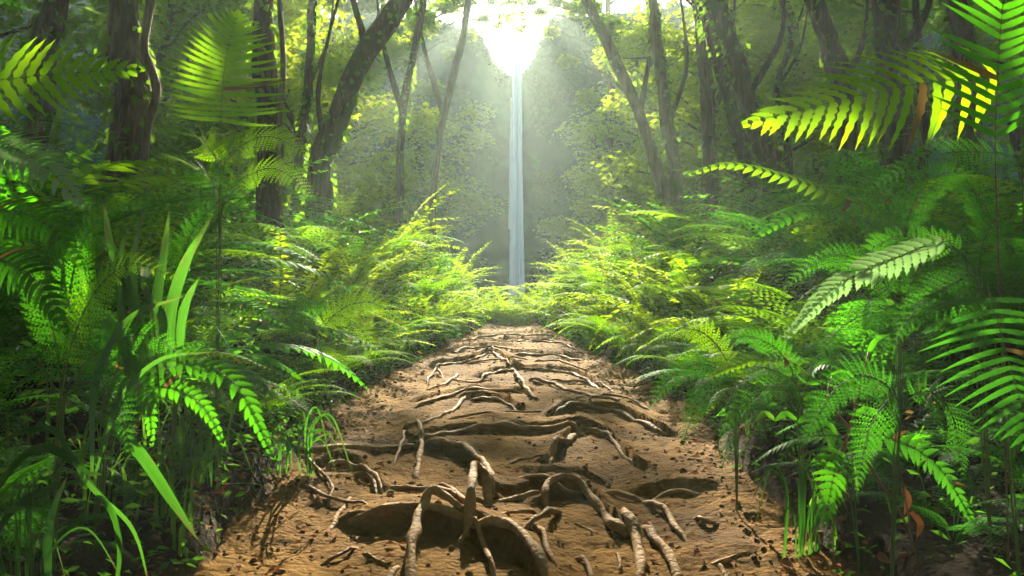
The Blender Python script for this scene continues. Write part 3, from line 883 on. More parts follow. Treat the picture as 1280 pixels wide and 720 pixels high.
fern_px((420, 470, 3.3), 'lime fern arching over the left path edge in the sunlight', [
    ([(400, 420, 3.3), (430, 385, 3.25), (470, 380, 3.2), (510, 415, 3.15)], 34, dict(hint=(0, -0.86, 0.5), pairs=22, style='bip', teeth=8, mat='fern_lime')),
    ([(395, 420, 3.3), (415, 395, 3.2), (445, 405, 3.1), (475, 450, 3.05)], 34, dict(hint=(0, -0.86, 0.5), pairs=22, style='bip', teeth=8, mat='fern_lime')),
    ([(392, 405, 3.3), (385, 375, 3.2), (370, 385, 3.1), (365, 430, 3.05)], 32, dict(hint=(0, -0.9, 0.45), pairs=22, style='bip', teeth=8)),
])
# ---- ferns on the right
fern_px((920, 540, 2.5), 'green fern drooping over the right path edge beside the sprig of round leaves', [
    ([(915, 480, 2.5), (880, 455, 2.45), (840, 470, 2.4), (805, 520, 2.36)], 32, dict(hint=(0, -0.86, 0.5), pairs=22, style='bip', teeth=8)),
    ([(920, 485, 2.48), (900, 480, 2.4), (872, 505, 2.34), (850, 565, 2.3)], 32, dict(hint=(0, -0.9, 0.45), pairs=22, style='bip', teeth=8, mat='fern_dark')),  # leaf colour darkened in place of shade, as on the fronds below
    ([(925, 485, 2.48), (940, 470, 2.4), (955, 490, 2.34), (950, 560, 2.28)], 32, dict(hint=(0, -0.9, 0.45), pairs=22, style='bip', teeth=8, mat='fern_dark')),
    ([(918, 475, 2.52), (890, 425, 2.52), (850, 410, 2.5), (800, 430, 2.46)], 32, dict(hint=(0, -0.86, 0.5), pairs=22, style='bip', teeth=8, mat='fern_lime')),
    ([(925, 480, 2.45), (925, 490, 2.35), (915, 530, 2.28), (900, 600, 2.24)], 30, dict(hint=(0, -0.95, 0.3), pairs=20, style='bip', teeth=8, mat='fern_dark')),
])
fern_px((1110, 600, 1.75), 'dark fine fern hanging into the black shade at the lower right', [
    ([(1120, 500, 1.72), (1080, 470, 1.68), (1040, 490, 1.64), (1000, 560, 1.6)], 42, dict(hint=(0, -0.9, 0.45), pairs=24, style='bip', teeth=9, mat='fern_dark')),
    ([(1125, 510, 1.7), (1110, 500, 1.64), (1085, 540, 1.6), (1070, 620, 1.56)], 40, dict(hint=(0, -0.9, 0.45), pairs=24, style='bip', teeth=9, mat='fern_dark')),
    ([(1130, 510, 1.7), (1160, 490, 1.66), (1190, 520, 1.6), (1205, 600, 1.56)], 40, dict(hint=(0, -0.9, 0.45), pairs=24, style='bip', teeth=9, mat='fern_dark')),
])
fern_px((1290, 470, 2.15), 'large fern reaching over the bank with long hanging leaflets like ribs, upper right', [
    ([(1270, 110, 2.1), (1190, 100, 2.08), (1090, 116, 2.05), (1000, 138, 2.02), (926, 156, 2.0)], 128, dict(hint=(0, -0.88, 0.5), pairs=20, wide=0.34, a0=75, a1=40, style='lobed', teeth=5, prof='lance', droop=0.25, mat='fern_lime', t0=0.02)),
    ([(1285, 210, 2.1), (1220, 190, 2.1), (1150, 200, 2.05), (1080, 240, 2.0)], 40, dict(hint=(0, -0.86, 0.5), pairs=22, style='bip', teeth=9)),
])
fern_px((1150, 480, 2.75), 'fern with thin pale-tipped frond pointing at the path centre, below the large rib fern', [
    ([(1130, 290, 2.7), (1060, 250, 2.65), (970, 218, 2.6), (908, 206, 2.58), (858, 220, 2.55)], 40, dict(hint=(0.1, -0.7, 0.75), pairs=24, wide=0.32, style='plain', a1=35, mat='fern_lime', droop=0.2)),
    ([(1120, 300, 2.7), (1060, 270, 2.6), (1000, 265, 2.5), (940, 300, 2.4)], 40, dict(hint=(0, -0.6, 0.8), pairs=20, style='plain', wide=0.34, mat='fern')),
    ([(1120, 300, 2.7), (1100, 240, 2.75), (1050, 205, 2.8), (985, 200, 2.8)], 40, dict(hint=(0, -0.86, 0.5), pairs=22, style='bip', teeth=8, mat='fern')),
    ([(1130, 300, 2.7), (1150, 240, 2.7), (1190, 215, 2.7), (1240, 235, 2.6)], 40, dict(hint=(0, -0.86, 0.5), pairs=22, style='bip', teeth=8, mat='fern')),
])
fern_px((1235, 500, 1.75), 'fern carrying one whitish frond that hangs toward the path, right bank', [
    ([(1200, 308, 1.72), (1120, 322, 1.7), (1045, 358, 1.67), (980, 424, 1.62)], 40, dict(hint=(-0.1, -0.75, 0.65), pairs=24, style='lobed', teeth=5, wide=0.62, mat='fern_pale', a0=70, a1=35, droop=0.2)),
    ([(1215, 330, 1.75), (1150, 300, 1.8), (1110, 300, 1.85), (1050, 340, 1.9)], 44, dict(hint=(0, -0.86, 0.5), pairs=22, style='bip', teeth=9, mat='fern')),
    ([(1225, 340, 1.75), (1200, 350, 1.7), (1150, 380, 1.68), (1110, 440, 1.65)], 40, dict(hint=(0, -0.8, 0.6), pairs=20, style='bip', teeth=9, mat='fern_dark')),
    ([(1225, 320, 1.75), (1240, 280, 1.75), (1220, 240, 1.75), (1170, 225, 1.75)], 40, dict(hint=(0, -0.9, 0.45), pairs=22, style='bip', teeth=9, mat='fern')),
])
fern_px((1255, 470, 1.72), 'fern on a dark bare upright stalk rising out of the top right corner', [
    ([(1246, 266, 1.7), (1244, 180, 1.7), (1247, 100, 1.7), (1252, 20, 1.7), (1262, -80, 1.7)], 92, dict(hint=(0.1, -1, 0.1), pairs=20, wide=0.32, a0=72, a1=60, style='plain', prof='round', droop=0.28, mat='fern', t0=0.45, stem_mat='stem_brown')),
])
fern_px((1275, 640, 1.5), 'dark fern with wide comb frond in the shade at the right edge', [
    ([(1232, 352, 1.5), (1252, 420, 1.46), (1272, 490, 1.42), (1296, 570, 1.38)], 98, dict(hint=(0, -1, 0.25), pairs=17, wide=0.30, a0=92, a1=60, style='plain', droop=0.2, mat='fern_dark', prof='round')),
    ([(1245, 360, 1.52), (1200, 380, 1.5), (1150, 390, 1.48), (1090, 430, 1.46)], 44, dict(hint=(0, -0.9, 0.45), pairs=22, style='bip', teeth=9, mat='fern_dark')),
])
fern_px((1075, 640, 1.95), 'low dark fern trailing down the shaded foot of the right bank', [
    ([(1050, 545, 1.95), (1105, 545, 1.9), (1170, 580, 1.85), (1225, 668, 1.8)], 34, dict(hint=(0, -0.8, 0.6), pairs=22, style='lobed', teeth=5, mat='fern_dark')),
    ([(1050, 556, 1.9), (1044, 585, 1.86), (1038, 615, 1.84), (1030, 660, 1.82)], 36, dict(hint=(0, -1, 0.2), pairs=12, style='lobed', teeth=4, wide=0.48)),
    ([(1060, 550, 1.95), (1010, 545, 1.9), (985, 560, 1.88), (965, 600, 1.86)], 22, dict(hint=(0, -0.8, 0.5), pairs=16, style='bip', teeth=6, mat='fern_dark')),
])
fern_px((1000, 560, 2.3), 'arching fern with toothed leaflets spilling toward the path, right bank foot', [
    ([(1000, 485, 2.28), (950, 458, 2.25), (895, 468, 2.2), (845, 522, 2.15)], 34, dict(hint=(-0.2, -0.6, 0.8), pairs=20, style='bip', teeth=8)),
    ([(1010, 482, 2.28), (990, 452, 2.22), (940, 448, 2.2), (880, 474, 2.16)], 32, dict(hint=(0, -0.5, 0.9), pairs=20, style='lobed', teeth=5, mat='fern_lime')),
    ([(1000, 490, 2.25), (970, 480, 2.15), (930, 500, 2.1), (895, 555, 2.06)], 32, dict(hint=(0, -0.8, 0.6), pairs=20, style='bip', teeth=8)),
    ([(1005, 490, 2.25), (1020, 460, 2.2), (1040, 458, 2.15), (1065, 480, 2.1)], 28, dict(hint=(0, -0.6, 0.8), pairs=18, style='lobed', teeth=5)),
    ([(995, 480, 2.3), (975, 440, 2.35), (935, 420, 2.35), (890, 430, 2.35)], 30, dict(hint=(0, -0.8, 0.6), pairs=22, style='bip', teeth=8)),
])
fern_px((1120, 470, 2.3), 'dense green fern filling the slope behind the whitish frond', [
    ([(1120, 380, 2.3), (1080, 330, 2.25), (1030, 320, 2.2), (980, 360, 2.15)], 42, dict(hint=(0, -0.86, 0.5), pairs=22, style='bip', teeth=9, mat='fern')),
    ([(1125, 380, 2.3), (1120, 320, 2.3), (1090, 280, 2.3), (1040, 270, 2.25)], 42, dict(hint=(0, -0.86, 0.5), pairs=22, style='bip', teeth=9, mat='fern')),
    ([(1130, 380, 2.3), (1160, 320, 2.3), (1200, 290, 2.25), (1250, 300, 2.2)], 42, dict(hint=(0, -0.86, 0.5), pairs=22, style='bip', teeth=9, mat='fern')),
    ([(1125, 390, 2.3), (1090, 390, 2.2), (1050, 410, 2.1), (1015, 460, 2.0)], 40, dict(hint=(0, -0.9, 0.45), pairs=22, style='bip', teeth=9, mat='fern_dark')),
    ([(1135, 390, 2.3), (1170, 380, 2.2), (1210, 400, 2.1), (1240, 450, 2.05)], 40, dict(hint=(0, -0.9, 0.45), pairs=22, style='bip', teeth=9, mat='fern_dark')),
])


# ------------------------------------------------------------------ strap leaves and stems
def strap(parent, pts, w, mat, name='leaf', profile='strap', fold=0.2, wave=0.06, hint=(0, -1, 0.2)):
    S = np.array(smooth_pts([at(*p) for p in pts], 28))
    d = sum(p[2] for p in pts) / len(pts)
    W = w / 1005 * d * 0.5 * (0.58 if mat.startswith('strap') else 0.8)
    T = np.gradient(S, axis=0); T /= np.linalg.norm(T, axis=1)[:, None]
    H = np.array(hint, float)
    V = []
    for i in range(28):
        t = i / 27
        if profile == 'strap': ww = W * min(1, 0.45 + t * 2) * (1 - t ** 4) ** 0.9
        else: ww = W * math.sin(math.pi * min(1, 0.12 + 0.88 * t) ** 0.85) ** 0.8
        ww = max(ww, 0.0004)
        s = np.cross(T[i], H); s /= np.linalg.norm(s) + 1e-9
        nn = np.cross(s, T[i])
        wv = wave * W * math.sin(t * 21 + W * 900)
        V += [S[i] - s * ww + nn * (fold * ww + wv), S[i], S[i] + s * ww + nn * (fold * ww - wv)]
    b = np.arange(27)[:, None] * 3
    F = np.concatenate([b + np.array([0, 1, 4, 3]), b + np.array([1, 2, 5, 4])], 0)
    o = mesh_np(name, V, F, M[mat], smooth=True)
    uv = o.data.attributes.new('blade', 'FLOAT_VECTOR', 'POINT')
    off = random.random() * 40
    uv.data.foreach_set('vector', np.array([(q, i / 27 + off, i / 27) for i in range(28) for q in (-1, 0, 1)], np.float32).ravel())
    keep(o, parent)
    return o


def strap_plant(base, label, leaves, name='strap_leaf_plant', cat='plant', rooted=False):
    b = at(*base); z0 = b.z; b.z = gz(b.x, b.y) - 0.01
    if rooted: b.z, z0 = z0, b.z
    e = empty(name, b); tag(e, label, cat)
    for pts, w, op in leaves:
        op = dict(op); m = op.pop('mat', 'strap')
        strap(e, pts, w, m, **op)
    if rooted: e.location.z = z0 - 0.01
    return e


strap_plant((215, 500, 1.85), 'plant with upright tongue-shaped glossy leaves, left bank', [
    ([(185, 470, 1.85), (172, 400, 1.84), (166, 340, 1.82), (178, 262, 1.8)], 26, dict(profile='tongue')),
    ([(200, 460, 1.85), (195, 390, 1.84), (205, 320, 1.82), (212, 262, 1.8)], 24, dict(profile='tongue')),
    ([(215, 460, 1.85), (212, 400, 1.84), (232, 330, 1.8), (264, 272, 1.78)], 30, dict(profile='tongue')),
    ([(225, 440, 1.85), (228, 400, 1.82), (236, 372, 1.8), (250, 346, 1.78)], 22, dict(profile='tongue')),
    ([(190, 450, 1.85), (165, 370, 1.8), (140, 310, 1.78), (128, 240, 1.76)], 24, dict(profile='tongue')),
    ([(230, 450, 1.82), (270, 400, 1.78), (310, 378, 1.76), (352, 378, 1.74)], 16, dict(profile='tongue', hint=(0, -0.4, 0.9))),
    ([(175, 470, 1.85), (150, 420, 1.82), (110, 370, 1.8), (96, 300, 1.78)], 24, dict(profile='tongue')),
    ([(160, 470, 1.82), (152, 380, 1.8), (150, 330, 1.78), (158, 285, 1.76)], 22, dict(profile='tongue')),
    ([(200, 440, 1.82), (204, 400, 1.8), (186, 370, 1.78), (176, 350, 1.77)], 20, dict(profile='tongue')),
])
strap_plant((110, 620, 1.6), 'plant with long arching ribbon leaves at the dark lower left', [
    ([(78, 556, 1.6), (115, 610, 1.55), (165, 660, 1.5), (188, 735, 1.46)], 10, dict(mat='stem_brown' if False else 'strap')),
    ([(62, 735, 1.5), (60, 680, 1.52), (66, 640, 1.54), (84, 595, 1.56)], 20, dict(profile='tongue')),
    ([(120, 520, 1.65), (170, 560, 1.62), (215, 625, 1.6), (248, 676, 1.58)], 26, dict(profile='tongue', mat='strap_dark')),
    ([(110, 590, 1.6), (60, 560, 1.55), (20, 580, 1.5), (-20, 640, 1.46)], 20, dict(mat='strap_dark')),
    ([(115, 590, 1.6), (120, 480, 1.62), (160, 400, 1.64), (230, 370, 1.66)], 16, dict()),
    ([(120, 590, 1.6), (150, 500, 1.6), (200, 450, 1.6), (262, 440, 1.6)], 12, dict()),
    ([(110, 600, 1.6), (140, 640, 1.5), (150, 690, 1.45), (140, 760, 1.4)], 14, dict(mat='strap_dark')),
    ([(100, 600, 1.6), (40, 620, 1.5), (0, 660, 1.42), (-20, 720, 1.38)], 18, dict(mat='strap_dark')),
    ([(100, 590, 1.6), (70, 540, 1.52), (30, 540, 1.46), (-10, 560, 1.4)], 16, dict(mat='strap_dark')),
])
for k, (bx, by, dd, lab) in enumerate([
    (30, 640, 1.55, 'clump of dark grass-like blades at the far lower left corner'),
    (250, 470, 2.4, 'clump of thin curved blades between the tongue leaves and the sunlit bank'),
    (370, 520, 2.9, 'tuft of drooping blades on the left bank above the long crossing root'),
    (1000, 640, 2.1, 'small tuft of upright blades in the dark under the right bank ferns')]):
    rr = random.Random(40 + k)
    lv = []
    for j in range(16):
        a = rr.uniform(-1, 1)
        h = rr.uniform(70, 150) * (2.0 / dd); sx = a * rr.uniform(50, 120) * 2.0 / dd
        fall = rr.uniform(-10, 110) * abs(a)
        d2 = dd - rr.uniform(-0.1, 0.22)
        lv.append(([(bx + a * 24, by, dd), (bx + sx * .35, by - h * .75, dd * .6 + d2 * .4), (bx + sx * .75, by - h, d2), (bx + sx * 1.2, by - h + fall, d2 - .04)], rr.uniform(3, 6), dict(mat='strap' if k in (1, 2) else 'strap_dark')))
    strap_plant((bx, by, dd), lab, lv, name='grass_tuft', cat='grass', rooted=True)


def sprig(base, label, stems, leaves, name, cat='plant', stem_mat='stem_red', leaf_mat_='fern'):
    b = at(*base); b.z = gz(b.x, b.y) - 0.01
    e = empty(name, b); tag(e, label, cat)
    for pts, r in stems:
        P = smooth_pts([at(*p) for p in pts], 16)
        o = MB().tube(P, np.linspace(r, r * .5, 16), 6).build('stem', M[stem_mat]); keep(o, e)
    for pts, w, m in leaves:
        strap(e, pts, w, m, profile='tongue', hint=(0, -0.7, 0.7))
    return e


sprig((1030, 650, 1.9), 'bramble with thin red stem slanting up the shaded right bank', [
    ([(1033, 650, 1.9), (1050, 580, 1.9), (1066, 520, 1.9), (1086, 440, 1.92)], 0.0045), ([(1062, 535, 1.9), (1035, 500, 1.92), (1040, 470, 1.95)], 0.003)],
    [([(1066, 520, 1.9), (1085, 512, 1.88), (1105, 525, 1.86)], 11, 'fern'), ([(1050, 580, 1.9), (1030, 570, 1.88), (1012, 580, 1.86)], 11, 'fern'),
     ([(1075, 480, 1.9), (1055, 465, 1.88), (1035, 470, 1.86)], 9, 'fern'), ([(1086, 440, 1.92), (1096, 425, 1.9), (1112, 418, 1.9)], 9, 'fern')], 'bramble', stem_mat='stem_red')
sprig((1150, 700, 1.75), 'leaning brown twig with hanging dead bits in the dark lower right', [
    ([(1082, 575, 1.8), (1105, 610, 1.78), (1130, 650, 1.76), (1150, 705, 1.74)], 0.004), ([(1125, 590, 1.8), (1135, 640, 1.78), (1142, 690, 1.76)], 0.003)],
    [([(1128, 610, 1.8), (1135, 625, 1.79), (1130, 645, 1.78)], 12, 'litter'), ([(1138, 640, 1.78), (1150, 655, 1.77), (1146, 672, 1.76)], 12, 'litter')], 'twig', cat='twig', stem_mat='stem_brown')
sprig((1010, 600, 2.1), 'sprig of round yellowish leaves in a row beside the arching fern, right bank', [
    ([(1052, 548, 2.08), (1020, 532, 2.06), (985, 525, 2.04), (945, 526, 2.02)], 0.0025), ([(1010, 600, 2.1), (1000, 570, 2.1), (1020, 532, 2.06)], 0.003)],
    [([(968, 524, 2.03), (956, 518, 2.02), (944, 526, 2.0)], 13, 'shrub'), ([(996, 526, 2.05), (982, 518, 2.04), (968, 527, 2.02)], 13, 'fern'),
     ([(1022, 531, 2.06), (1010, 522, 2.04), (996, 530, 2.02)], 16, 'fern'), ([(1048, 545, 2.08), (1032, 530, 2.06), (1016, 536, 2.04)], 17, 'fern'),
     ([(1030, 536, 2.06), (1040, 550, 2.04), (1036, 565, 2.02)], 14, 'fern')], 'sprig', stem_mat='stem_brown')
# pale round blossom among the tongue leaves
bl = at(183, 340, 1.75)
e = empty('blossom', (bl.x, bl.y, bl.z)); tag(e, 'small whitish blossom among the tongue-shaped leaves', 'flower')
for k in range(5):
    a = k * 2 * math.pi / 5
    c = np.array([math.cos(a) * .007, -0.003, math.sin(a) * .007])
    mb = MB(); ring = [(math.cos(q) * .006, -0.002 * math.cos(2 * q), math.sin(q) * .006) for q in np.linspace(0, 2 * math.pi, 9)[:-1]]
    V = np.array(ring) + c
    mb.add(np.concatenate([V, (c + [0, .004, 0])[None]]), [(i, (i + 1) % 8, 8) for i in range(8)])
    mb.build('petal', M['lichen'], e)
s = MB().tube(smooth_pts([(0, 0.004, 0), (0.005, 0.03, -0.12), (0.01, 0.06, -0.3)], 10), 0.0018, 5).build('stem', M['stem'], e)

# fallen leaves
for (px, py, w, lab) in [(368, 492, 40, 'reddish dead leaf hanging on the left bank above the long root'), (985, 668, 26, 'reddish fallen leaf on the soil at the right bank foot'),
                         (1105, 692, 34, 'brown fallen leaf in the dark at the lower right'), (395, 518, 22, 'small brown fallen leaf at the foot of the left bank'),
                         (352, 470, 30, 'curled rust-coloured leaf against the left bank soil')]:
    p = on_plane(px, py, 0.1)
    d = p.y
    z = gz(p.x, p.y) + 0.015
    W = w / 1005 * d * 0.5
    rr = random.Random(px)
    a = rr.random() * 6
    V = []
    for i in range(13):
        t = i / 12 * 2 - 1
        ww = W * 0.42 * (1 - t * t) ** 0.7 + 0.0005
        zc = 0.25 * W * t * t
        V += [(t * W, -ww, zc + .3 * ww), (t * W, 0, zc), (t * W, ww, zc + .35 * ww)]
    V = np.array(V); c, s_ = math.cos(a), math.sin(a)
    V = np.stack([V[:, 0] * c - V[:, 1] * s_, V[:, 0] * s_ + V[:, 1] * c, V[:, 2]], -1)
    b = np.arange(12)[:, None] * 3
    F = np.concatenate([b + np.array([0, 1, 4, 3]), b + np.array([1, 2, 5, 4])], 0)
    o = mesh_np('fallen_leaf', V, F, M['litter'], smooth=True); o.location = (p.x, p.y, z)
    o.rotation_euler = (rr.uniform(.1, .6), rr.uniform(-.3, .3), 0)
    tag(o, lab, 'leaf')


# ------------------------------------------------------------------ ferns and shrubs on the banks (a few kinds, then copies)
def proto_fern(seed, mat, nf, style, L=(0.5, 0.8)):
    rr = random.Random(seed)
    e = empty('bank_fern', (0, 0, -50))
    for k in range(nf):
        az = k * 2.39996 + rr.uniform(-.3, .3)
        ln = rr.uniform(*L)
        el = rr.uniform(0.75, 1.3)
        pts = []
        P = np.zeros(3); ang = el
        for q in range(7):
            pts.append(P.copy())
            P = P + np.array([math.cos(az) * math.cos(ang), math.sin(az) * math.cos(ang), math.sin(ang)]) * ln / 6
            ang -= rr.uniform(0.22, 0.36)
        up = (math.cos(az) * 0.1, math.sin(az) * 0.1, 1)
        mb, S = frond_mesh(pts, ln * rr.uniform(0.17, 0.22), pairs=21, teeth=7 if style == 'bip' else 3, hint=up, style=style, t0=0.2, droop=0.25, wide=0.42, seed=seed * 50 + k)
        mb.tube(S[::6], np.linspace(.004, .001, len(S[::6])), 4, False)
        mb.build('frond', M[mat], e, smooth=False)
    return e


def proto_shrub(seed, mat, n, rad=(0.34, 0.30), leaf=0.06, name='leafy_shrub'):
    rr = random.Random(seed); g = np.random.default_rng(seed)
    e = empty(name, (0, 0, -50))
    st = MB(); cs, rs, ks = [], [], []
    tips = []
    for k in range(9):
        a = k * 2.4 + rr.uniform(-.4, .4); r = rr.uniform(.1, 1) * rad[0]; h = rad[1] * rr.uniform(1.0, 2.1) * (1 - .3 * (r / rad[0]))
        p = np.array([math.cos(a) * r, math.sin(a) * r, h]); tips.append(p)
        st.tube(smooth_pts([(0, 0, -0.03), p * [.35, .35, .5], p], 7), np.linspace(.007, .002, 7), 5, False)
        cs.append(p); rs.append(rr.uniform(.13, .22) * rad[0] / .34); ks.append(n // 12)
        cs.append(p * [.75, .75, .6]); rs.append(rr.uniform(.14, .24) * rad[0] / .34); ks.append(n // 18)
        cs.append(p * [.55, .55, .3]); rs.append(rr.uniform(.14, .24) * rad[0] / .34); ks.append(n // 24)
    st.build('stem', M['stem_brown'], e)
    P = clump_points(cs, rs, ks, g, .75)
    P = P[P[:, 2] > 0.0]
    out = P * [1, 1, 0.3]; nn = np.linalg.norm(out, axis=1)[:, None] + .05
    D = out / nn + g.normal(size=P.shape) * .55; D[:, 2] -= .2
    V, F = leaf_cloud(P, leaf, .55, .4, .3, D, g)
    mesh_np('foliage', V, F, M[mat], e)
    return e


def proto_spray(seed, mat, n, name='leafy_shrub'):
    """shrub of arching twigs with paired leaflets, fern-like from afar"""
    rr = random.Random(seed)
    e = empty(name, (0, 0, -50))
    mbL, mbS = MB(), MB()
    for k in range(n):
        az = k * 2.4 + rr.uniform(-.4, .4); ln = rr.uniform(.35, .72); ang = rr.uniform(.5, 1.5); P = np.array([rr.uniform(-.08, .08), rr.uniform(-.08, .08), 0.0])
        pts = []
        for q in range(7):
            pts.append(P.copy()); P = P + np.array([math.cos(az) * math.cos(ang), math.sin(az) * math.cos(ang), math.sin(ang)]) * ln / 6; ang -= rr.uniform(.1, .3)
        S = np.array(smooth_pts(pts, 40))
        mbS.tube(S[::8], np.linspace(.004, .001, len(S[::8])), 4, False)
        pl, dl = [], []
        T = np.gradient(S, axis=0)
        for i in np.arange(8, 39):
            t = T[i] / np.linalg.norm(T[i]); sd = np.cross(t, [0, 0, 1]); sd /= np.linalg.norm(sd) + 1e-6
            for s in (1, -1):
                pl.append(S[i] + t * rr.uniform(-.01, .01)); dl.append(sd * s + t * .6 + np.array([0, 0, rr.uniform(-.35, .15)]))
        pl.append(S[-1]); dl.append(T[-1])
        V, F = leaf_cloud(np.array(pl), ln * 0.10 * np.interp(np.arange(len(pl)), [0, 12, len(pl)], [.6, 1, .35]), .75, .36, .25, np.array(dl), np.random.default_rng(seed * 99 + k))
        mbL.add(V, F)
    mbS.build('stem', M['stem'], e)
    mbL.build('foliage', M[mat], e, smooth=False)
    return e


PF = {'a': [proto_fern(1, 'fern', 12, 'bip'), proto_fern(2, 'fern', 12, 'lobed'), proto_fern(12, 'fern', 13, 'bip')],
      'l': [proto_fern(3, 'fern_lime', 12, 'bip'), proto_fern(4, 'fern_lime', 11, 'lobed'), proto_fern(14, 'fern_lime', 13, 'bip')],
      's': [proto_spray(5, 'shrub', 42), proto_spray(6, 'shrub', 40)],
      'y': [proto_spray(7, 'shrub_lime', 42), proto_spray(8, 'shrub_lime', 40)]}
used = set()
ORD = ['first', 'second', 'third', 'fourth', 'fifth', 'sixth', 'seventh', 'eighth', 'ninth', 'tenth', 'eleventh', 'twelfth', 'thirteenth', 'fourteenth']


def put(kind, var, x, y, sc, label, group, rz, tilt=0.0):
    src = PF[kind][var % len(PF[kind])]
    if src.name not in used:
        used.add(src.name); o = src
    else:
        o = copy_tree(src)
    o.location = (x, y, gz(x, y) - 0.02)
    o.scale = (sc, sc, sc * random.uniform(.9, 1.1))
    o.rotation_euler = (random.uniform(-.08, .08), tilt, rz)
    tag(o, label, {'a': 'fern', 'l': 'fern', 's': 'shrub', 'y': 'shrub'}[kind], group)
    return o


WORDS = {'a': 'mid green fern', 'l': 'bright lime green fern', 's': 'mid green leafy shrub', 'y': 'yellow-green sunlit shrub'}
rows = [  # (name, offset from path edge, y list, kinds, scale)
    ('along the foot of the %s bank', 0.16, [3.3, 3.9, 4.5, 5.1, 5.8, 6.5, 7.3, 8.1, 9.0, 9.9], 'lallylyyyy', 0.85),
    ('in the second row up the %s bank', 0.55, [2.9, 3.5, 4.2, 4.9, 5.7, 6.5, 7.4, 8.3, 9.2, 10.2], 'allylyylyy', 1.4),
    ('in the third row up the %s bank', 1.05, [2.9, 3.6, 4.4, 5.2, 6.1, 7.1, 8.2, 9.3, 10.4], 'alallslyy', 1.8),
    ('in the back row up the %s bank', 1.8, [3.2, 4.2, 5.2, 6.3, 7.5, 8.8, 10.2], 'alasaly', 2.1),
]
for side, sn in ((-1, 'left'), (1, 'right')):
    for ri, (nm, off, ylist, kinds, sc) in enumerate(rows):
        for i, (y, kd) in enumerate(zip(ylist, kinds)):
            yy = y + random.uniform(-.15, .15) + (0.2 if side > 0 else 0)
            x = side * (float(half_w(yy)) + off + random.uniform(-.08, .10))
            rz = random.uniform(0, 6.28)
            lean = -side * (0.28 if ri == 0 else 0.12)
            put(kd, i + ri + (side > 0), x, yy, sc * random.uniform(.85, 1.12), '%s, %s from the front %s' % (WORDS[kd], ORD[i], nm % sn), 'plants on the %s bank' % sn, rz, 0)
# shaded ferns filling the near banks
for i, (x, y, sc, kd, where) in enumerate([
    (-1.15, 1.75, .62, 0, 'under the arching ribbon leaves, left'), (-1.45, 2.15, .9, 2, 'behind the ribbon leaves, left'),
    (-1.75, 2.6, 1.2, 0, 'beneath the broad bright fern, left'), (-1.3, 2.75, .95, 2, 'between the tongue leaves and the upright fern, left'),
    (-2.1, 3.0, 1.5, 2, 'behind the broad bright fern, left'), (-1.65, 3.3, 1.35, 0, 'behind the upright fern, left'),
    (1.2, 1.8, .6, 0, 'at the dark right foot below the comb frond'), (1.5, 2.1, .95, 2, 'under the whitish frond, right'), (1.12, 2.35, .6, 1, 'behind the red-stemmed bramble, right'),
    (1.8, 2.6, 1.25, 0, 'beneath the large rib fern, right'), (1.35, 2.8, 1.0, 2, 'behind the arching fern, right'), (1.12, 2.95, .65, 1, 'beside the arching fern at the right bank edge'),
    (2.15, 3.0, 1.5, 2, 'behind the corner stalk, right'), (1.7, 3.3, 1.35, 0, 'behind the rib fern, right')]):
    s_ = PF['a'][kd]
    o = copy_tree(s_)
    o.location = (x, y, gz(x, y) - .02); o.scale = (sc, sc, sc); o.rotation_euler = (0, 0, i * 1.9)
    tag(o, 'shaded green fern ' + where, 'fern', 'shaded ferns on the near banks')
dark = [proto_fern(16, 'fern_dark', 12, 'bip'), proto_fern(17, 'fern_dark', 13, 'bip')]  # darker copies; corner shade is put into their leaf colour
for i, (x, y, sc, where) in enumerate([(1.02, 1.88, .5, 'at the dark right bank foot nearest the path'), (1.3, 2.02, .62, 'right of the red-stemmed bramble foot'), (1.0, 2.32, .48, 'at the right path edge below the sprig'), (1.5, 1.75, .62, 'deep in the lower right shade'),
                                       (1.2, 1.62, .5, 'at the bottom edge, right of the path'), (-1.02, 1.72, .45, 'at the bottom edge, left of the path'), (-1.27, 1.95, .55, 'left of the ribbon leaves'), (-.98, 2.15, .42, 'under the drooping fern at the left path edge'), (-1.5, 1.7, .6, 'deep in the lower left shade')]):
    o = dark[i] if i < 2 else copy_tree(dark[i % 2])
    o.location = (x, y, gz(x, y) - .02); o.scale = (sc, sc, sc); o.rotation_euler = (0, 0, i * 2.3)
    tag(o, 'small dark green fern ' + where, 'fern', 'shaded ferns on the near banks')
# bright bushes closing the path behind its crest
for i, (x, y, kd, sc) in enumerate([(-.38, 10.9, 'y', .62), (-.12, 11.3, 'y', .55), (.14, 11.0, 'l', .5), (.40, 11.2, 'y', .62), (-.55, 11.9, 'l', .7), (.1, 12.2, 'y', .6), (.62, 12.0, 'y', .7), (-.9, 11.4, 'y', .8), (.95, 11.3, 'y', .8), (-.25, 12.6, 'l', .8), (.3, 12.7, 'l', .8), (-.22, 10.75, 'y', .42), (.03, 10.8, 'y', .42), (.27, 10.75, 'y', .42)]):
    put(kd, i, x, y, sc * 1.95, '%s closing the path behind its crest, %s counting from the left' % (WORDS[kd], ORD[[-.9, -.55, -.38, -.25, -.22, -.12, .03, .1, .14, .27, .3, .40, .62, .95].index(x)]), 'bushes at the end of the path', random.uniform(0, 6.28))


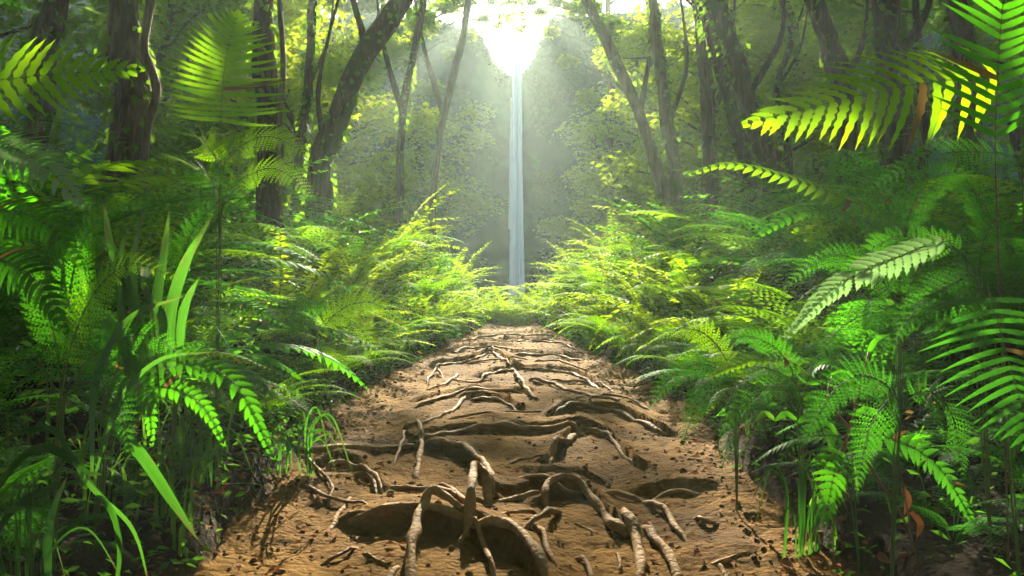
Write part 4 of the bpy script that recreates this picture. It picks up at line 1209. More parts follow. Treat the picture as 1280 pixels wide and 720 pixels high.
# ------------------------------------------------------------------ undergrowth and grass (uncountable)
def build_cover():
    n = 130000
    y = 1.2 + 13 * RNG.random(n) ** 1.25
    side = np.where(RNG.random(n) < .5, -1, 1)
    off = -0.02 + 3.6 * RNG.random(n) ** 1.5
    x = side * (half_w(y) + off)
    cl = fbm(x, y, 2.2, 50, 3)
    k = (cl > -0.34) & (off > -0.03 + 0.07 * RNG.random(n)) & ((y > 2.9) | (RNG.random(n) < np.where(side > 0, .10, .35)))
    x, y, off = x[k], y[k], off[k]
    n = len(x)
    h = (0.03 + 0.55 * RNG.random(n) ** 1.3) * np.clip(off / 0.5 + 0.15, 0, 1) * (0.7 + 0.8 * np.clip(cl[k] + .3, 0, 1))
    z = ground_h(x, y) + h
    V, F = leaf_cloud(np.stack([x, y, z], -1), 0.026 + 0.0035 * y, .45, .36, .3)
    o = mesh_np('undergrowth', V, F, M['cover'])
    tag(o, 'low leafy undergrowth covering both banks beneath the ferns', 'undergrowth', kind='stuff')
    # ground plants deeper in the forest
    n = 42000
    y = 6 + 34 * RNG.random(n) ** 1.3
    x = (RNG.random(n) * 2 - 1) * (3 + y * 0.6)
    k = (np.abs(x) > half_w(y) + 2.2) | (y > 12.5)
    x, y = x[k], y[k]; n = len(x)
    z = ground_h(x, y) + 0.75 * RNG.random(n) * (0.5 + fbm(x, y, .8, 61, 3))
    V, F = leaf_cloud(np.stack([x, y, np.maximum(z, ground_h(x, y) + .03)], -1), 0.07 + 0.006 * y, .45, .45, .3)
    o = mesh_np('forest_undergrowth', V, F, M['shrub'])
    tag(o, 'knee-high undergrowth on the forest floor behind the banks', 'undergrowth', kind='stuff')


build_cover()


def build_grass():
    mb_v, mb_f = [], []
    n = 5200
    g = RNG
    y = 2.0 + 8.5 * g.random(n) ** 1.2
    side = np.where(g.random(n) < .5, -1, 1)
    off = 0.04 + 0.55 * g.random(n) ** 1.6
    x = side * (half_w(y) + off)
    k = (fbm(x, y, 2.6, 70, 2) > -0.12) & ((y > 3.1) | (g.random(n) < np.where(side > 0, .12, .5)))
    x, y, side = x[k], y[k], side[k]; n = len(x)
    z = ground_h(x, y)
    a = g.random(n) * 2 * math.pi
    L_ = 0.12 + 0.24 * g.random(n)
    dx = np.cos(a) * .5 - side * .45; dyy = np.sin(a) * .5 - .25
    lean = 0.35 + 0.6 * g.random(n)
    W = 0.0035 + 0.003 * g.random(n)
    sx, sy = -dyy, dx
    sl = np.hypot(sx, sy) + 1e-6; sx, sy = sx / sl, sy / sl
    st = 6
    rows_ = []
    for j in range(st):
        t = j / (st - 1)
        hx = dx * lean * L_ * t ** 1.7; hy = dyy * lean * L_ * t ** 1.7
        hz = L_ * (t * 1.0 - lean * 0.75 * t ** 2.3)
        w = W * (1 - t) ** .7 + .0002
        rows_.append(np.stack([x + hx - sx * w, y + hy - sy * w, z + hz], -1))
        rows_.append(np.stack([x + hx + sx * w, y + hy + sy * w, z + hz], -1))
    V = np.stack(rows_, 1).reshape(-1, 3)
    b = np.arange(n)[:, None] * (st * 2)
    F = np.concatenate([b + np.array([2 * j, 2 * j + 1, 2 * j + 3, 2 * j + 2]) for j in range(st - 1)], 0)
    o = mesh_np('grass', V, F, M['grass'])
    tag(o, 'thin grass blades hanging over both edges of the path', 'grass', kind='stuff')


build_grass()


# ------------------------------------------------------------------ trees
def tree(name, label, trunk_pts, r0, r1, limbs=(), clumps=(), leaf=0.11, bark='bark', crown='crown', group='forest trees', vine=None, up=0.35, cat='tree'):
    """trunk_pts world points base->top; limbs: lists of (points, r); clumps: (centre, radius, leaves)"""
    b = Vector(trunk_pts[0])
    e = empty(name, b); tag(e, label, cat, group)
    r0 *= .8; r1 *= .8
    P = np.array(smooth_pts(trunk_pts, 34))
    ph = random.random() * 90
    for i in range(34):
        P[i, 0] += r0 * .35 * mnoise.noise((i * .22, ph, 0)); P[i, 1] += r0 * .35 * mnoise.noise((i * .22, ph, 9))
    t = np.linspace(0, 1, 34)
    rr = r0 + (r1 - r0) * t + r0 * .35 * np.exp(-t * 18)
    o = MB().tube(P, rr, 14, True, 0.5).build('trunk', M[bark]); keep(o, e)
    if b.y < 14: ivy_leaves(P, rr, e)
    for pts, r in limbs:
        q = np.array(smooth_pts(pts, 18))
        l = MB().tube(q, np.linspace(r, r * .35, 18), 8, True, .3).build('limb', M[bark]); keep(l, e)
    if vine:
        q = np.array(smooth_pts(vine[0], 30))
        l = MB().tube(q, vine[1], 7, True, .4).build('vine', M['bark_pale']); keep(l, e)
    if clumps:
        g = np.random.default_rng(int(ph * 1000))
        Q = clump_points([c[0] for c in clumps], [c[1] for c in clumps], [c[2] for c in clumps], g, .7)
        V, F = leaf_cloud(Q, leaf, up, .5, .25, None, g)
        o = mesh_np('crown', V, F, M[crown]); keep(o, e)
    return e


def trunk_px(pts, d, extra_top=None):
    """trunk traced at depth d: world points, base brought down to the ground"""
    W = [at(px, py, d) for px, py in pts]
    b = W[0] - (W[1] - W[0]) * 0.4
    b.x = W[0].x - (W[1].x - W[0].x) * 0.3; b.y = d
    b.z = gz(b.x, d) - 0.06
    W = [b] + W
    if extra_top: W += [Vector(p) for p in extra_top]
    return W


def crown_clumps(c, spread, n, k, r=(.35, .7), seed=1, zs=.6):
    rr = random.Random(seed)
    out = []
    for i in range(n):
        d = Vector((rr.gauss(0, 1), rr.gauss(0, 1), rr.gauss(0, 1) * zs)); d.normalize()
        p = Vector(c) + Vector((d.x * spread[0], d.y * spread[1], d.z * spread[2])) * rr.random() ** .5
        q = rr.uniform(*r)
        out.append((p, q, int(k * (q / r[1]) ** 2)))
    return out


# left trunks
tree('tree', 'thick dark trunk behind the broad bright fern at the upper left', trunk_px([(150, 240), (163, 110), (152, 0)], 5.0, [(-2.7, 5.3, 4.2), (-2.2, 6.2, 6.0)]), .16, .09,
     limbs=[([(-2.6, 5.2, 4.0), (-1.9, 6.2, 5.0), (-1.2, 7.5, 6.2)], .06), ([(-2.7, 5.1, 3.4), (-3.6, 5.6, 4.6), (-4.2, 6.2, 5.4)], .06)],
     clumps=crown_clumps((-2.3, 6.8, 6.0), (1.7, 1.8, 1.0), 15, 330, seed=3), vine=([at(178, 250, 4.85), at(184, 160, 4.84), at(196, 110, 4.82), at(180, 60, 4.85), at(190, -10, 4.9)], .026))
tree('tree', 'straight trunk with pale edge just right of the tall upright fern', trunk_px([(338, 225), (335, 120), (330, 0)], 6.0, [(-1.75, 6.2, 4.4), (-1.6, 6.8, 6.2)]), .115, .07,
     limbs=[([(-1.8, 6.0, 3.8), (-1.2, 7.2, 5.0), (-.9, 8.4, 6.2)], .05)], clumps=crown_clumps((-1.5, 8.0, 6.6), (1.0, 1.6, .9), 12, 330, seed=4),
     vine=([at(352, 235, 5.88), at(350, 150, 5.88), at(354, 80, 5.88), at(348, -10, 5.9)], .022))
tree('tree', 'trunk leaning toward the light beams on the left side of the path', trunk_px([(400, 225), (430, 125), (500, 0)], 8.0, [(-.95, 8.4, 4.6), (-.9, 9.4, 6.4)]), .155, .09,
     limbs=[([at(432, 120, 8), at(455, 60, 8), at(440, -10, 8), Vector((-1.7, 8.1, 4.9))], .05), ([at(408, 190, 8), at(398, 110, 7.9), at(425, -10, 7.8)], .035)],
     clumps=crown_clumps((-1.2, 9.2, 6.6), (.9, 1.6, .9), 11, 330, seed=5))
tree('tree', 'slim trunk between the two thick trunks on the left', trunk_px([(372, 215), (385, 110), (392, 0)], 9.5, [(-2.3, 10, 5.6)]), .08, .05,
     limbs=[([at(380, 120, 9.5), at(410, 50, 9.6), at(418, -20, 9.7)], .03)], clumps=crown_clumps((-2.4, 10.3, 6.2), (1.1, 1.1, .9), 8, 300, seed=6))
tree('tree', 'faint hazy trunk in the light beams left of the waterfall', trunk_px([(540, 290), (548, 180), (575, 60), (585, 0)], 15.0, [(-.9, 15.5, 8.0)]), .095, .06,
     limbs=[([at(556, 150, 15), at(530, 60, 15), at(515, -20, 15)], .06)], clumps=crown_clumps((-2.5, 15.8, 8.8), (1.2, 1.2, .8), 8, 300, r=(.45, .75), seed=7) + [((-1.9, 17, 7.2), .34, 260), ((-1.3, 17, 7.75), .36, 300), ((-.72, 17.5, 8.15), .28, 220), ((-.30, 17.6, 8.75), .26, 200), ((-1.6, 16.6, 8.4), .4, 300)], leaf=.13)  # last leaf clumps are added to break the sun into beams
tree('tree', 'second hazy trunk left of the waterfall, close to the yellow bushes', trunk_px([(500, 250), (505, 130), (530, 0)], 12.0, [(-1.3, 12.4, 6.8)]), .085, .05,
     limbs=[([at(503, 140, 12), at(480, 60, 12), at(470, -10, 12)], .05)], clumps=crown_clumps((-1.9, 12.4, 6.9), (1.1, 1.1, .8), 10, 300, seed=8), leaf=.13)
tree('tree', 'dark trunk at the extreme upper left corner', trunk_px([(40, 240), (50, 110), (70, 0)], 6.5, [(-3.6, 6.8, 5.2)]), .16, .1,
     limbs=[([(-3.6, 6.6, 4.0), (-4.6, 6.8, 5), (-5.4, 7, 5.6)], .06)], clumps=crown_clumps((-4.0, 7.2, 5.6), (1.6, 1.4, .9), 12, 330, seed=9))
# right trunks
tree('tree', 'pale sunlit trunk leaning left, nearest to the waterfall on the right', trunk_px([(832, 250), (805, 160), (768, 70), (732, 0)], 11.0, [(.5, 11.4, 6.4), (.2, 12, 7.6)]), .11, .07,
     limbs=[([at(790, 125, 11), at(760, 95, 11), at(735, 85, 11)], .025), ([at(800, 145, 11), at(812, 60, 11), at(806, -20, 11.2)], .04)], bark='bark_pale', clumps=crown_clumps((1.5, 12, 7.0), (.9, 1.2, .7), 8, 280, seed=11) + [((.45, 13.4, 6.75), .20, 200), ((.85, 13.2, 6.35), .24, 240), ((1.25, 13.4, 6.05), .26, 260), ((1.6, 13.2, 5.6), .26, 260), ((1.15, 13, 6.9), .3, 260)], leaf=.11)  # separate leaf clumps added here to stripe the sunlight
tree('tree', 'forked pale trunk rising from the same foot as the leaning sunlit one', trunk_px([(846, 250), (832, 150), (822, 60), (815, -10)], 10.6, [(1.9, 11, 6.2)]), .12, .07, bark='bark_pale',
     limbs=[([at(835, 160, 10.6), at(858, 80, 10.5), at(850, -10, 10.5)], .04)], clumps=crown_clumps((2.0, 11.2, 6.6), (1.0, 1.1, .8), 9, 300, seed=12))
tree('tree', 'straight grey trunk in the middle of the right trunk cluster', trunk_px([(888, 240), (884, 120), (872, 0)], 9.6, [(2.2, 10, 5.6), (2.0, 10.5, 6.6)]), .12, .08,
     limbs=[([at(885, 130, 9.6), at(912, 60, 9.5), at(920, -20, 9.4)], .035)], clumps=crown_clumps((2.1, 10.2, 6.4), (1.1, 1.2, .9), 10, 320, seed=13))
tree('tree', 'leaning brown trunk, left one of the parallel pair in the right cluster', trunk_px([(935, 225), (905, 100), (875, -10)], 8.6, [(1.75, 8.8, 5.4)]), .10, .07, limbs=[([at(912, 130, 8.6), at(890, 40, 8.8), at(850, -10, 9)], .03)],
     clumps=crown_clumps((1.9, 9.2, 5.9), (.9, 1.1, .8), 9, 320, seed=14))
tree('tree', 'leaning brown trunk, thicker one of the parallel pair in the right cluster', trunk_px([(962, 215), (925, 90), (895, 0)], 8.2, [(1.9, 8.5, 5.0), (1.7, 9, 6.0)]), .14, .09,
     limbs=[([at(935, 120, 8.2), at(975, 50, 8.0), at(980, -10, 7.9)], .04)], clumps=crown_clumps((1.7, 8.6, 6.0), (1.0, 1.3, .8), 10, 330, seed=15))
tree('tree', 'dark trunk leaning left above the large rib fern', trunk_px([(1055, 140), (1040, 70), (1018, 0)], 7.0, [(2.5, 7.2, 4.6), (2.2, 7.8, 6.2)]), .125, .08,
     limbs=[([at(1050, 110, 7), at(1080, 50, 6.9), at(1085, -10, 6.8)], .035), ([(2.45, 7.1, 4.4), (1.8, 7.8, 5.4), (1.2, 8.6, 6)], .05)], clumps=crown_clumps((2.0, 7.8, 6.0), (1.2, 1.5, .9), 13, 330, seed=16))
tree('tree', 'darkest trunk on the right, between the leaning trunk and the corner fern', trunk_px([(1118, 120), (1112, 60), (1105, 0)], 6.4, [(3.0, 6.6, 4.6), (2.8, 7.2, 6)]), .15, .1,
     limbs=[([at(1115, 80, 6.4), at(1150, 30, 6.3), at(1170, -20, 6.2)], .05)], clumps=crown_clumps((3.1, 7.2, 5.8), (1.5, 1.5, .9), 13, 330, seed=17))
tree('tree', 'thin crooked trunk right of the parallel leaning pair', trunk_px([(985, 190), (970, 110), (990, 50), (975, -10)], 9.0, [(3.1, 9.3, 5.6)]), .05, .03,
     limbs=[([at(972, 110, 9), at(1000, 60, 9), at(1010, 10, 9)], .02)], clumps=crown_clumps((3.1, 9.6, 5.8), (.9, .9, .7), 7, 300, seed=18))
tree('tree', 'trunk half hidden behind the upright stalk at the right edge', trunk_px([(1210, 120), (1205, 60), (1195, 0)], 6.8, [(3.8, 7, 4.8)]), .13, .09,
     limbs=[([(3.8, 6.9, 4.2), (4.6, 7.2, 5.0)], .05)], clumps=crown_clumps((4.0, 7.4, 5.4), (1.4, 1.4, .9), 11, 330, seed=19))


# understory trees: three kinds then copies
def proto_under(seed, mat, n, leaf=.10):
    rr = random.Random(seed); g = np.random.default_rng(seed)
    e = empty('understory_tree', (0, 0, -60))
    H = 4.6
    P = smooth_pts([(0, 0, -.1), (rr.uniform(-.2, .2), rr.uniform(-.2, .2), 1.5), (rr.uniform(-.4, .4), rr.uniform(-.4, .4), 3), (rr.uniform(-.5, .5), rr.uniform(-.5, .5), H)], 20)
    mb = MB().tube(P, np.linspace(.075, .02, 20), 9, True, .4)
    mb.build('trunk', M['bark'], e)
    cs, rs, ks = [], [], []
    for k in range(15):
        h = rr.uniform(.7, 4.5); a = k * 2.4; r = rr.uniform(.4, 1.45) * (1.15 - .5 * abs(h - 2.4) / 2.4)
        b = np.array(P[min(19, int(h / H * 19))]); t = b + [math.cos(a) * r, math.sin(a) * r, rr.uniform(.1, .6)]
        l = MB().tube(smooth_pts([b, (b + t) / 2 + [0, 0, .12], t], 8), np.linspace(.022, .007, 8), 5, False)
        l.build('limb', M['bark'], e)
        cs += [t, (b + t) / 2]; rs += [rr.uniform(.35, .62), rr.uniform(.25, .45)]; ks += [n // 18, n // 36]
    Q = clump_points(cs, rs, ks, g, .6)
    V, F = leaf_cloud(Q, leaf, .35, .5, .25, None, g)
    mesh_np('crown', V, F, M[mat], e)
    return e


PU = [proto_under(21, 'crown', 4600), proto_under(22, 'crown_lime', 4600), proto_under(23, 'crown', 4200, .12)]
uu = set()
spots = [  # x, y, kind, scale, label
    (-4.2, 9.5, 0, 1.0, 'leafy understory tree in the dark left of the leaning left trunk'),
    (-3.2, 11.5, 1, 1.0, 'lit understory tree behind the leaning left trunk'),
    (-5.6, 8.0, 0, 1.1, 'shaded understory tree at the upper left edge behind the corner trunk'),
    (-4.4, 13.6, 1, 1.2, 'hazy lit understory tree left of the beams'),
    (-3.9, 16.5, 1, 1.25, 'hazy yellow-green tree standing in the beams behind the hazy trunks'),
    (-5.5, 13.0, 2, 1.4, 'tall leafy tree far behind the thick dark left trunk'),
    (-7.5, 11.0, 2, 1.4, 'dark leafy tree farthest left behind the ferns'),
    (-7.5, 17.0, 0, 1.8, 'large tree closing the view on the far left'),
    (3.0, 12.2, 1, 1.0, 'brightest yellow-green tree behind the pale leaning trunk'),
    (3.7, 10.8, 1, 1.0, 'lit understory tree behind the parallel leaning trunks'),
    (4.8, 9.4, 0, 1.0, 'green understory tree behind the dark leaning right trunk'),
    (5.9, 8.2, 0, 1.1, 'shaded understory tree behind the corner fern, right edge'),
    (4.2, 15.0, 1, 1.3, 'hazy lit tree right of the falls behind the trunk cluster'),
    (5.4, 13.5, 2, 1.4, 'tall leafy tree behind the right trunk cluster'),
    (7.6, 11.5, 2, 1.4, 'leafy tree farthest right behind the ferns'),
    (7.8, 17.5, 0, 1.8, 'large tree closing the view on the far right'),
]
for (x, y, k, sc, lab) in spots:
    s = PU[k]
    if s.name in uu: o = copy_tree(s)
    else: uu.add(s.name); o = s
    o.location = (x, y, gz(x, y) - .05); o.scale = (sc, sc, sc * random.uniform(.95, 1.15)); o.rotation_euler = (0, 0, random.uniform(0, 6.28))
    tag(o, lab, 'tree', 'understory trees behind the banks')


# tall trees before the cliff: their crowns frame the bright gap and cut the light into beams
def proto_tall(seed, mat, n, leaf=.24):
    rr = random.Random(seed); g = np.random.default_rng(seed)
    e = empty('tall_tree', (0, 0, -80))
    H = 12.5
    P = smooth_pts([(0, 0, -.2), (rr.uniform(-.3, .3), 0, 4), (rr.uniform(-.6, .6), rr.uniform(-.4, .4), 8), (rr.uniform(-.8, .8), rr.uniform(-.5, .5), H)], 30)
    MB().tube(P, np.linspace(.20, .04, 30), 11, True, .4).build('trunk', M['bark'], e)
    cs, rs, ks = [], [], []
    for k in range(24):
        h = rr.uniform(2.2, 12.3); a = k * 2.4 + rr.uniform(-.3, .3); r = rr.uniform(.4, 1.0) * (1.0 + 1.5 * min(1, h / 10))
        b = np.array(P[min(29, int(h / H * 29))]); t = b + [math.cos(a) * r, math.sin(a) * r, rr.uniform(.2, 1.0)]
        MB().tube(smooth_pts([b, (b + t) / 2 + [0, 0, .25], t], 8), np.linspace(.05, .014, 8), 6, False).build('limb', M['bark'], e)
        cs += [t, (b + t) / 2]; rs += [rr.uniform(.5, .85), rr.uniform(.4, .55)]; ks += [n // 28, n // 60]
    Q = clump_points(cs, rs, ks, g, .6)
    V, F = leaf_cloud(Q, leaf, .35, .5, .25, None, g)
    mesh_np('crown', V, F, M[mat], e)
    return e


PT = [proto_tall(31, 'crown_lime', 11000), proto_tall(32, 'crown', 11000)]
ut = set()
for (x, y, k, sc, rz, lab) in [
    (-6.0, 25.0, 0, 1.0, 0.3, 'tall hazy tree framing the bright gap on its left side'),
    (-8.6, 26.5, 1, 1.05, 4.0, 'tall tree further left along the cliff foot'),
    (-9.5, 25.0, 0, 1.1, 1.0, 'tall tree at the far left end of the cliff foot'),
    (6.1, 24.5, 0, 1.0, 5.1, 'tall yellow-green tree framing the bright gap on its right side'),
    (8.8, 26.5, 0, 1.05, 0.9, 'tall tree further right along the cliff foot'),
    (9.8, 25.0, 1, 1.1, 2.5, 'tall tree at the far right end of the cliff foot'),
    (-4.8, 19.0, 1, 0.75, 5.0, 'medium tall tree left, between the hazy trunks and the cliff foot'),
    (5.2, 19.0, 1, 0.75, 1.5, 'medium tall tree right, between the trunk cluster and the cliff foot')]:
    s_ = PT[k]
    if s_.name in ut: o = copy_tree(s_)
    else: ut.add(s_.name); o = s_
    o.location = (x, y, gz(x, y) - .1); o.scale = (sc, sc, sc); o.rotation_euler = (0, 0, rz)
    tag(o, lab, 'tree', 'tall trees before the cliff')
def gap_tree(x, sgn, name, label, seed, rays):
    """boughs added to cut the sun into beams; leaf masses leave open wedges between them"""
    rr = random.Random(seed)
    b = Vector((x, 30.5, gz(x, 30.5) - .1))
    limbs, cl = [], []
    zc = CAMZ + 30 * math.tan(EL)
    for a, qs in rays:
        for r, q in zip((1.45, 2.05, 2.9, 4.1, 5.6), (.28, .36, .5, .7, .95)):
            q *= qs
            aa = R(a + rr.uniform(-2, 2) * qs)
            c = Vector((sgn * r * math.sin(aa), 30 + rr.uniform(-.6, .6), zc - r * math.cos(aa)))
            cl.append((c, q, int(900 * q ** 1.5) + 60))
            t = min(1, max(.25, (c.z - 1.2) / 14.5))
            st = Vector((x + sgn * .2 * math.sin(t * 3), 30.5, max(3, c.z - .9)))
            limbs.append(([st, st.lerp(c, .5) + Vector((0, 0, .2)), c], .05))
    if sgn < 0:  # sparse leaf screen added to dim the sun down the middle
        for r in (1.0, 1.4, 1.85, 2.35):
            for a in (-15, -8, 0, 8, 15):
                aa = R(a + rr.uniform(-2, 2))
                cl.append((Vector((r * math.sin(aa), 31 + rr.uniform(-.5, .5), zc + .45 - r * math.cos(aa))), .24 + .06 * r, 27))
    tree(name, label, [b, (x, 30.5, 5), (x + sgn * .2, 30.5, 10), (x, 30.5, 15.0)], .26, .10, limbs=limbs, clumps=cl, leaf=.2, crown='crown_lime', group='tall trees before the cliff')


gap_tree(-3.5, -1, 'tall_tree', 'tallest tree with boughs added to split the sun across the bright gap from the left', 71, ((34, .5), (58, 1), (90, 1)))
gap_tree(3.6, 1, 'tall_tree', 'tallest tree with boughs added to split the sun across the bright gap from the right', 72, ((31, .5), (55, 1), (87, 1)))
for (x, y, k, sc, rz, lab) in [
    (-3.3, 32.5, 2, 1.75, .4, 'dark leafy tree at the cliff foot just left of the falls'), (-4.6, 31.0, 0, 1.9, 2.2, 'second dark tree at the cliff foot left of the falls'),
    (3.5, 32.5, 0, 1.75, 1.4, 'dark leafy tree at the cliff foot just right of the falls'), (4.7, 31.0, 1, 1.95, 3.3, 'yellow-green tree at the cliff foot right of the falls'), (3.3, 27.5, 1, 1.5, 5.2, 'lower yellow-green tree before the cliff foot, right of the falls'), (-3.5, 27.5, 1, 1.45, 1.2, 'lower yellow-green tree before the cliff foot, left of the falls')]:
    o = copy_tree(PU[k])
    o.location = (x, y, gz(x, y) - .05); o.scale = (sc, sc, sc); o.rotation_euler = (0, 0, rz)
    tag(o, lab, 'tree', 'trees at the cliff foot')
# unseen trees added beside and behind the viewpoint; their crowns block sky light
for i, (x, y, sc, k) in enumerate([(-3.4, 1.2, 1.5, 0), (3.5, 1.0, 1.5, 2), (-2.6, -2.0, 1.6, 2), (2.8, -2.4, 1.6, 0), (0.2, -5.0, 1.7, 2), (-5.6, 3.6, 1.5, 2), (5.8, 3.6, 1.5, 0), (-5.5, -3.5, 1.8, 0), (5.6, -4.0, 1.8, 2), (-7.8, 6.5, 1.6, 0), (8.0, 6.5, 1.6, 2), (-1.0, -9.0, 1.9, 0), (3.5, -8.5, 1.9, 2)]):
    o = copy_tree(PU[k])
    o.location = (x, y, gz(x, y) - .05); o.scale = (sc, sc, sc); o.rotation_euler = (0, 0, i * 1.3)
    tag(o, 'unseen leafy tree added beside the viewpoint to block sky light', 'tree', 'shade trees added around the viewpoint')


for i, (x, y, sc, k) in enumerate([(-3.6, -0.8, .85, 1), (3.7, -1.0, .85, 0), (0.3, -4.2, .9, 1), (-6.4, 2.4, .9, 0), (6.6, 2.2, .9, 1), (-5.5, 5.8, .8, 1), (5.9, 5.6, .8, 1), (-4.0, -6.5, 1, 0), (4.4, -6.5, 1, 1)]):  # further unseen tall trees added to darken the foreground
    o = copy_tree(PT[k])
    o.location = (x, y, gz(x, y) - .1); o.scale = (sc * 1.25, sc * 1.25, sc); o.rotation_euler = (0, 0, i * 1.7)
    tag(o, 'unseen tall tree added around the viewpoint to block sky light', 'tree', 'tall shade trees added around the viewpoint')


for i, (x, y, k) in enumerate([(-2.7, 1.0, 0), (2.8, .8, 1), (-2.8, -2.2, 1), (2.9, -2.5, 0), (-3.4, 3.3, 1), (3.5, 3.3, 0), (0.2, -6.0, 1), (-7, -1, 1), (7, -1, 0)]):  # broad unseen crowns added to block the sky overhead
    o = copy_tree(PT[k])
    o.location = (x, y, gz(x, y) - .1); o.scale = (1.65, 1.65, .9); o.rotation_euler = (0, 0, i * 2.1 + .4)
    tag(o, 'unseen tall tree added around the viewpoint to block sky light', 'tree', 'tall shade trees added around the viewpoint')


# ------------------------------------------------------------------ cliff and waterfall
def cliff_top(x):
    return 13.9 + 2.2 * smoothstep(0.6, 2.2, np.abs(x - .1)) + 0.05 * np.abs(x) + 0.9 * vnoise(x, x * 0, .45, 4) * np.clip(np.abs(x) - .8, 0, 1)


def cliff_y(x, z):
    return 42 - 0.012 * np.minimum(np.abs(x), 22) ** 2 + 1.6 * fbm(x * .5, z * .35, .8, 90, 4) + 0.5 * np.sin(z * 1.1 + 2 * vnoise(x, z, .2, 7)) * .5 - 0.02 * (z - 7) 


def build_cliff():
    xs = np.linspace(-34, 34, 260); ts = np.linspace(0, 1, 130)
    X, Tt = np.meshgrid(xs, ts)
    Z = -1.5 + (cliff_top(X) + 1.5) * Tt
    Y = cliff_y(X, Z)
    # plateau behind the lip
    rows_x, rows_y, rows_z = [X], [Y], [Z]
    for back in (0.8, 3, 12, 40):
        rows_x.append(X[-1:]); rows_y.append(Y[-1:] + back); rows_z.append(Z[-1:] - 0.05 * min(back, 3))
    X, Y, Z = np.concatenate(rows_x), np.concatenate(rows_y), np.concatenate(rows_z)
    n, k = X.shape
    idx = np.arange(n * k).reshape(n, k)
    F = np.stack([idx[:-1, :-1], idx[:-1, 1:], idx[1:, 1:], idx[1:, :-1]], -1).reshape(-1, 4)
    o = mesh_np('cliff', np.stack([X, Y, Z], -1).reshape(-1, 3), F, M['rock'], smooth=True)
    tag(o, kind='structure')
    # hanging plants on the face
    n = 90000
    x = (RNG.random(n) * 2 - 1) * 24; z = RNG.random(n) * cliff_top(x)
    m = fbm(x, z, .6, 33, 4) > -0.12
    m &= np.abs(x - .1) > 0.9
    x, z = x[m], z[m]
    y = cliff_y(x, z) - 0.5 * RNG.random(len(x)) * (0.4 + np.clip(fbm(x, z, .6, 33, 4), 0, 1))
    V, F = leaf_cloud(np.stack([x, y, z], -1), .26, .3, .5, .25, None, RNG, droop=.8)
    n = 9000
    x = (RNG.random(n) * 2 - 1) * 9
    x = x[np.abs(x - .15) > .34 + .25 * RNG.random(n)]; n = len(x)
    z = cliff_top(x) + (RNG.random(n) - .6) * 1.3 * (.25 + np.clip(fbm(x, x * 0, 1.9, 44, 3) + .35, 0, 1))
    y = cliff_y(x, np.minimum(z, cliff_top(x))) - .25 + .9 * RNG.random(n) * (z > cliff_top(x))
    V2, F2 = leaf_cloud(np.stack([x, y, z], -1), .22, .3, .5, .25, None, RNG, droop=.6)
    F = np.concatenate([F, F2 + len(V)]); V = np.concatenate([V, V2])
    o = mesh_np('cliff_foliage', V, F, M['cliff_leaf'])
    tag(o, 'hanging plants and moss covering the cliff on both sides of the waterfall', 'foliage', kind='stuff')


build_cliff()
for x, k, sc, lab in [(-4.4, 0, 1.0, 'small tree on the cliff top left of the falls'), (-7.2, 2, 1.1, 'second small tree on the cliff top left of the falls'), (-10.5, 0, 1.1, 'third small tree on the cliff top, far left'),
                      (4.6, 2, 1.0, 'small tree on the cliff top right of the falls'), (7.4, 0, 1.1, 'second small tree on the cliff top right of the falls'), (10.6, 2, 1.1, 'third small tree on the cliff top, far right'),
                      (-1.55, 1, .42, 'shrubby tree leaning at the lip left of the falls'), (1.75, 1, .42, 'shrubby tree leaning at the lip right of the falls'), (-2.6, 0, .5, 'dark shrubby tree on the cliff edge left of the falls'), (2.8, 0, .5, 'dark shrubby tree on the cliff edge right of the falls')]:
    o = copy_tree(PU[k])
    zt = float(cliff_top(np.array([x]))[0])
    o.location = (x, float(cliff_y(np.array([x]), np.array([zt]))[0]) + 1.2, zt - .1); o.scale = (sc, sc, sc); o.rotation_euler = (0, 0, x)
    tag(o, lab, 'tree', 'trees on the cliff top')


def build_fall():
    x0 = (645 - 640) / 1005 * 40
    mb = MB()
    rr = random.Random(9)
    top = float(cliff_top(np.array([x0]))[0])
    for k in range(90):
        g = max(-1.9, min(1.9, rr.gauss(0, 1)))
        dx = g * .155
        wide = .035 + .035 * rr.random()
        ph, am = rr.random() * 9, rr.uniform(.01, .03)
        t0, t1 = (0, 1) if k < 45 else sorted((rr.random() * .8, rr.uniform(.3, 1)))
        pts = []
        for q in range(26):
            t = t0 + (t1 - t0) * q / 25
            z = top + .05 - (top + .3) * t
            y = 41.0 - 1.0 * math.sqrt(t) + rr.uniform(-.12, .12) * .2 - .1 * abs(g) + .004 * k
            pts.append((x0 + dx * (.7 + .6 * t) + am * math.sin(t * 8 + ph), y, z))
        mb.tube(([(pts[0][0], pts[0][1] + 1.6, pts[0][2])] if t0 == 0 else [pts[0]]) + pts, wide * np.linspace(.8, 1.2, 27), 6, False, .4)
    o = mb.build('waterfall', M['water'])
    tag(o, 'tall thin white waterfall dropping down the dark cliff', 'waterfall', kind='structure')


build_fall()

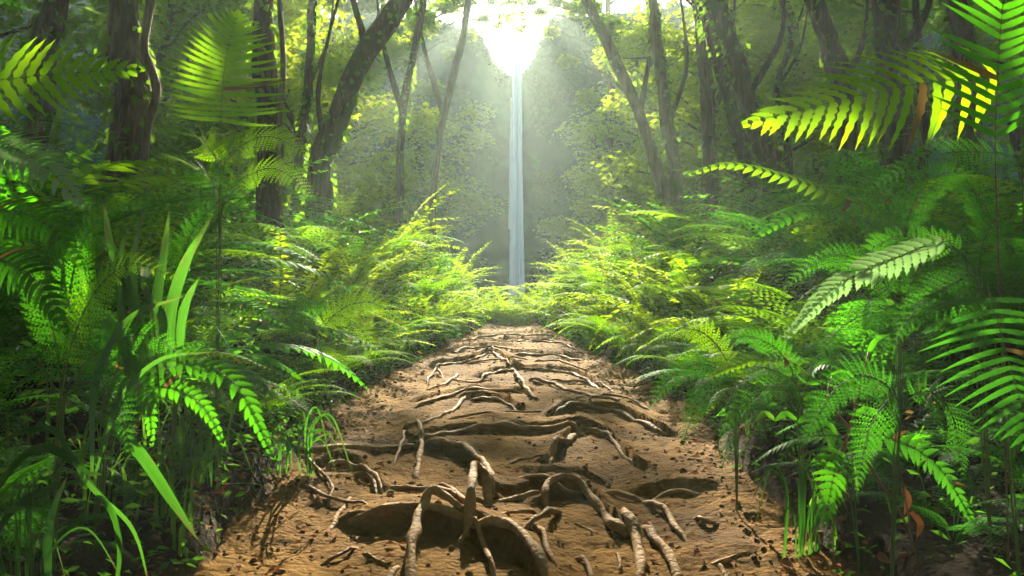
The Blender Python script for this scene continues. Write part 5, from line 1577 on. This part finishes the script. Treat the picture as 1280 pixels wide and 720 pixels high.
# ------------------------------------------------------------------ air
def build_haze():
    V = [(x, y, z) for x in (-60, 60) for y in (-14, 70) for z in (-3.0, 23.0)]
    F = [(0, 1, 3, 2), (4, 6, 7, 5), (0, 4, 5, 1), (2, 3, 7, 6), (0, 2, 6, 4), (1, 5, 7, 3)]
    m, nt, N, L = new_mat('forest_haze')
    out = N.new('ShaderNodeOutputMaterial')
    v = N.new('ShaderNodeVolumePrincipled')
    v.inputs['Color'].default_value = (0.76, 0.95, 0.88, 1)
    v.inputs['Density'].default_value = HAZE
    v.inputs['Anisotropy'].default_value = 0.5
    L.new(v.outputs[0], out.inputs['Volume'])
    o = mesh_np('haze', V, np.array(F), m)
    tag(o, 'thin humid haze filling the forest air', 'haze', kind='stuff')


HAZE = 0.0021
build_haze()

# ------------------------------------------------------------------ light
AZ = 0.0  # straight ahead (+y)
w = bpy.data.worlds.new('World'); scene.world = w; w.use_nodes = True
nt = w.node_tree
bg = nt.nodes['Background']
sky = nt.nodes.new('ShaderNodeTexSky'); sky.sky_type = 'NISHITA'; sky.sun_disc = False
sky.sun_elevation = EL; sky.sun_rotation = AZ
nt.links.new(sky.outputs[0], bg.inputs['Color'])
bg.inputs['Strength'].default_value = 0.08
sd = bpy.data.lights.new('sun', 'SUN'); sd.energy = 5.0; sd.angle = R(0.5); sd.color = (1.0, 0.90, 0.68)
so = bpy.data.objects.new('sun', sd); COL.objects.link(so)
so.rotation_euler = Vector((0, -math.cos(EL), -math.sin(EL))).to_track_quat('-Z', 'Y').to_euler()
so.location = (0, 20, 20)

vs = scene.view_settings
vs.view_transform = 'Standard'; vs.look = 'None'; vs.exposure = 2.8; vs.gamma = 1.0; vs.use_curve_mapping = False
cy = scene.cycles
cy.use_denoising = True
try: cy.denoiser = 'OPENIMAGEDENOISE'
except Exception: pass
cy.max_bounces = 6; cy.diffuse_bounces = 3; cy.glossy_bounces = 2; cy.transmission_bounces = 4; cy.volume_bounces = 1; cy.transparent_max_bounces = 4
cy.sample_clamp_indirect = 6.0
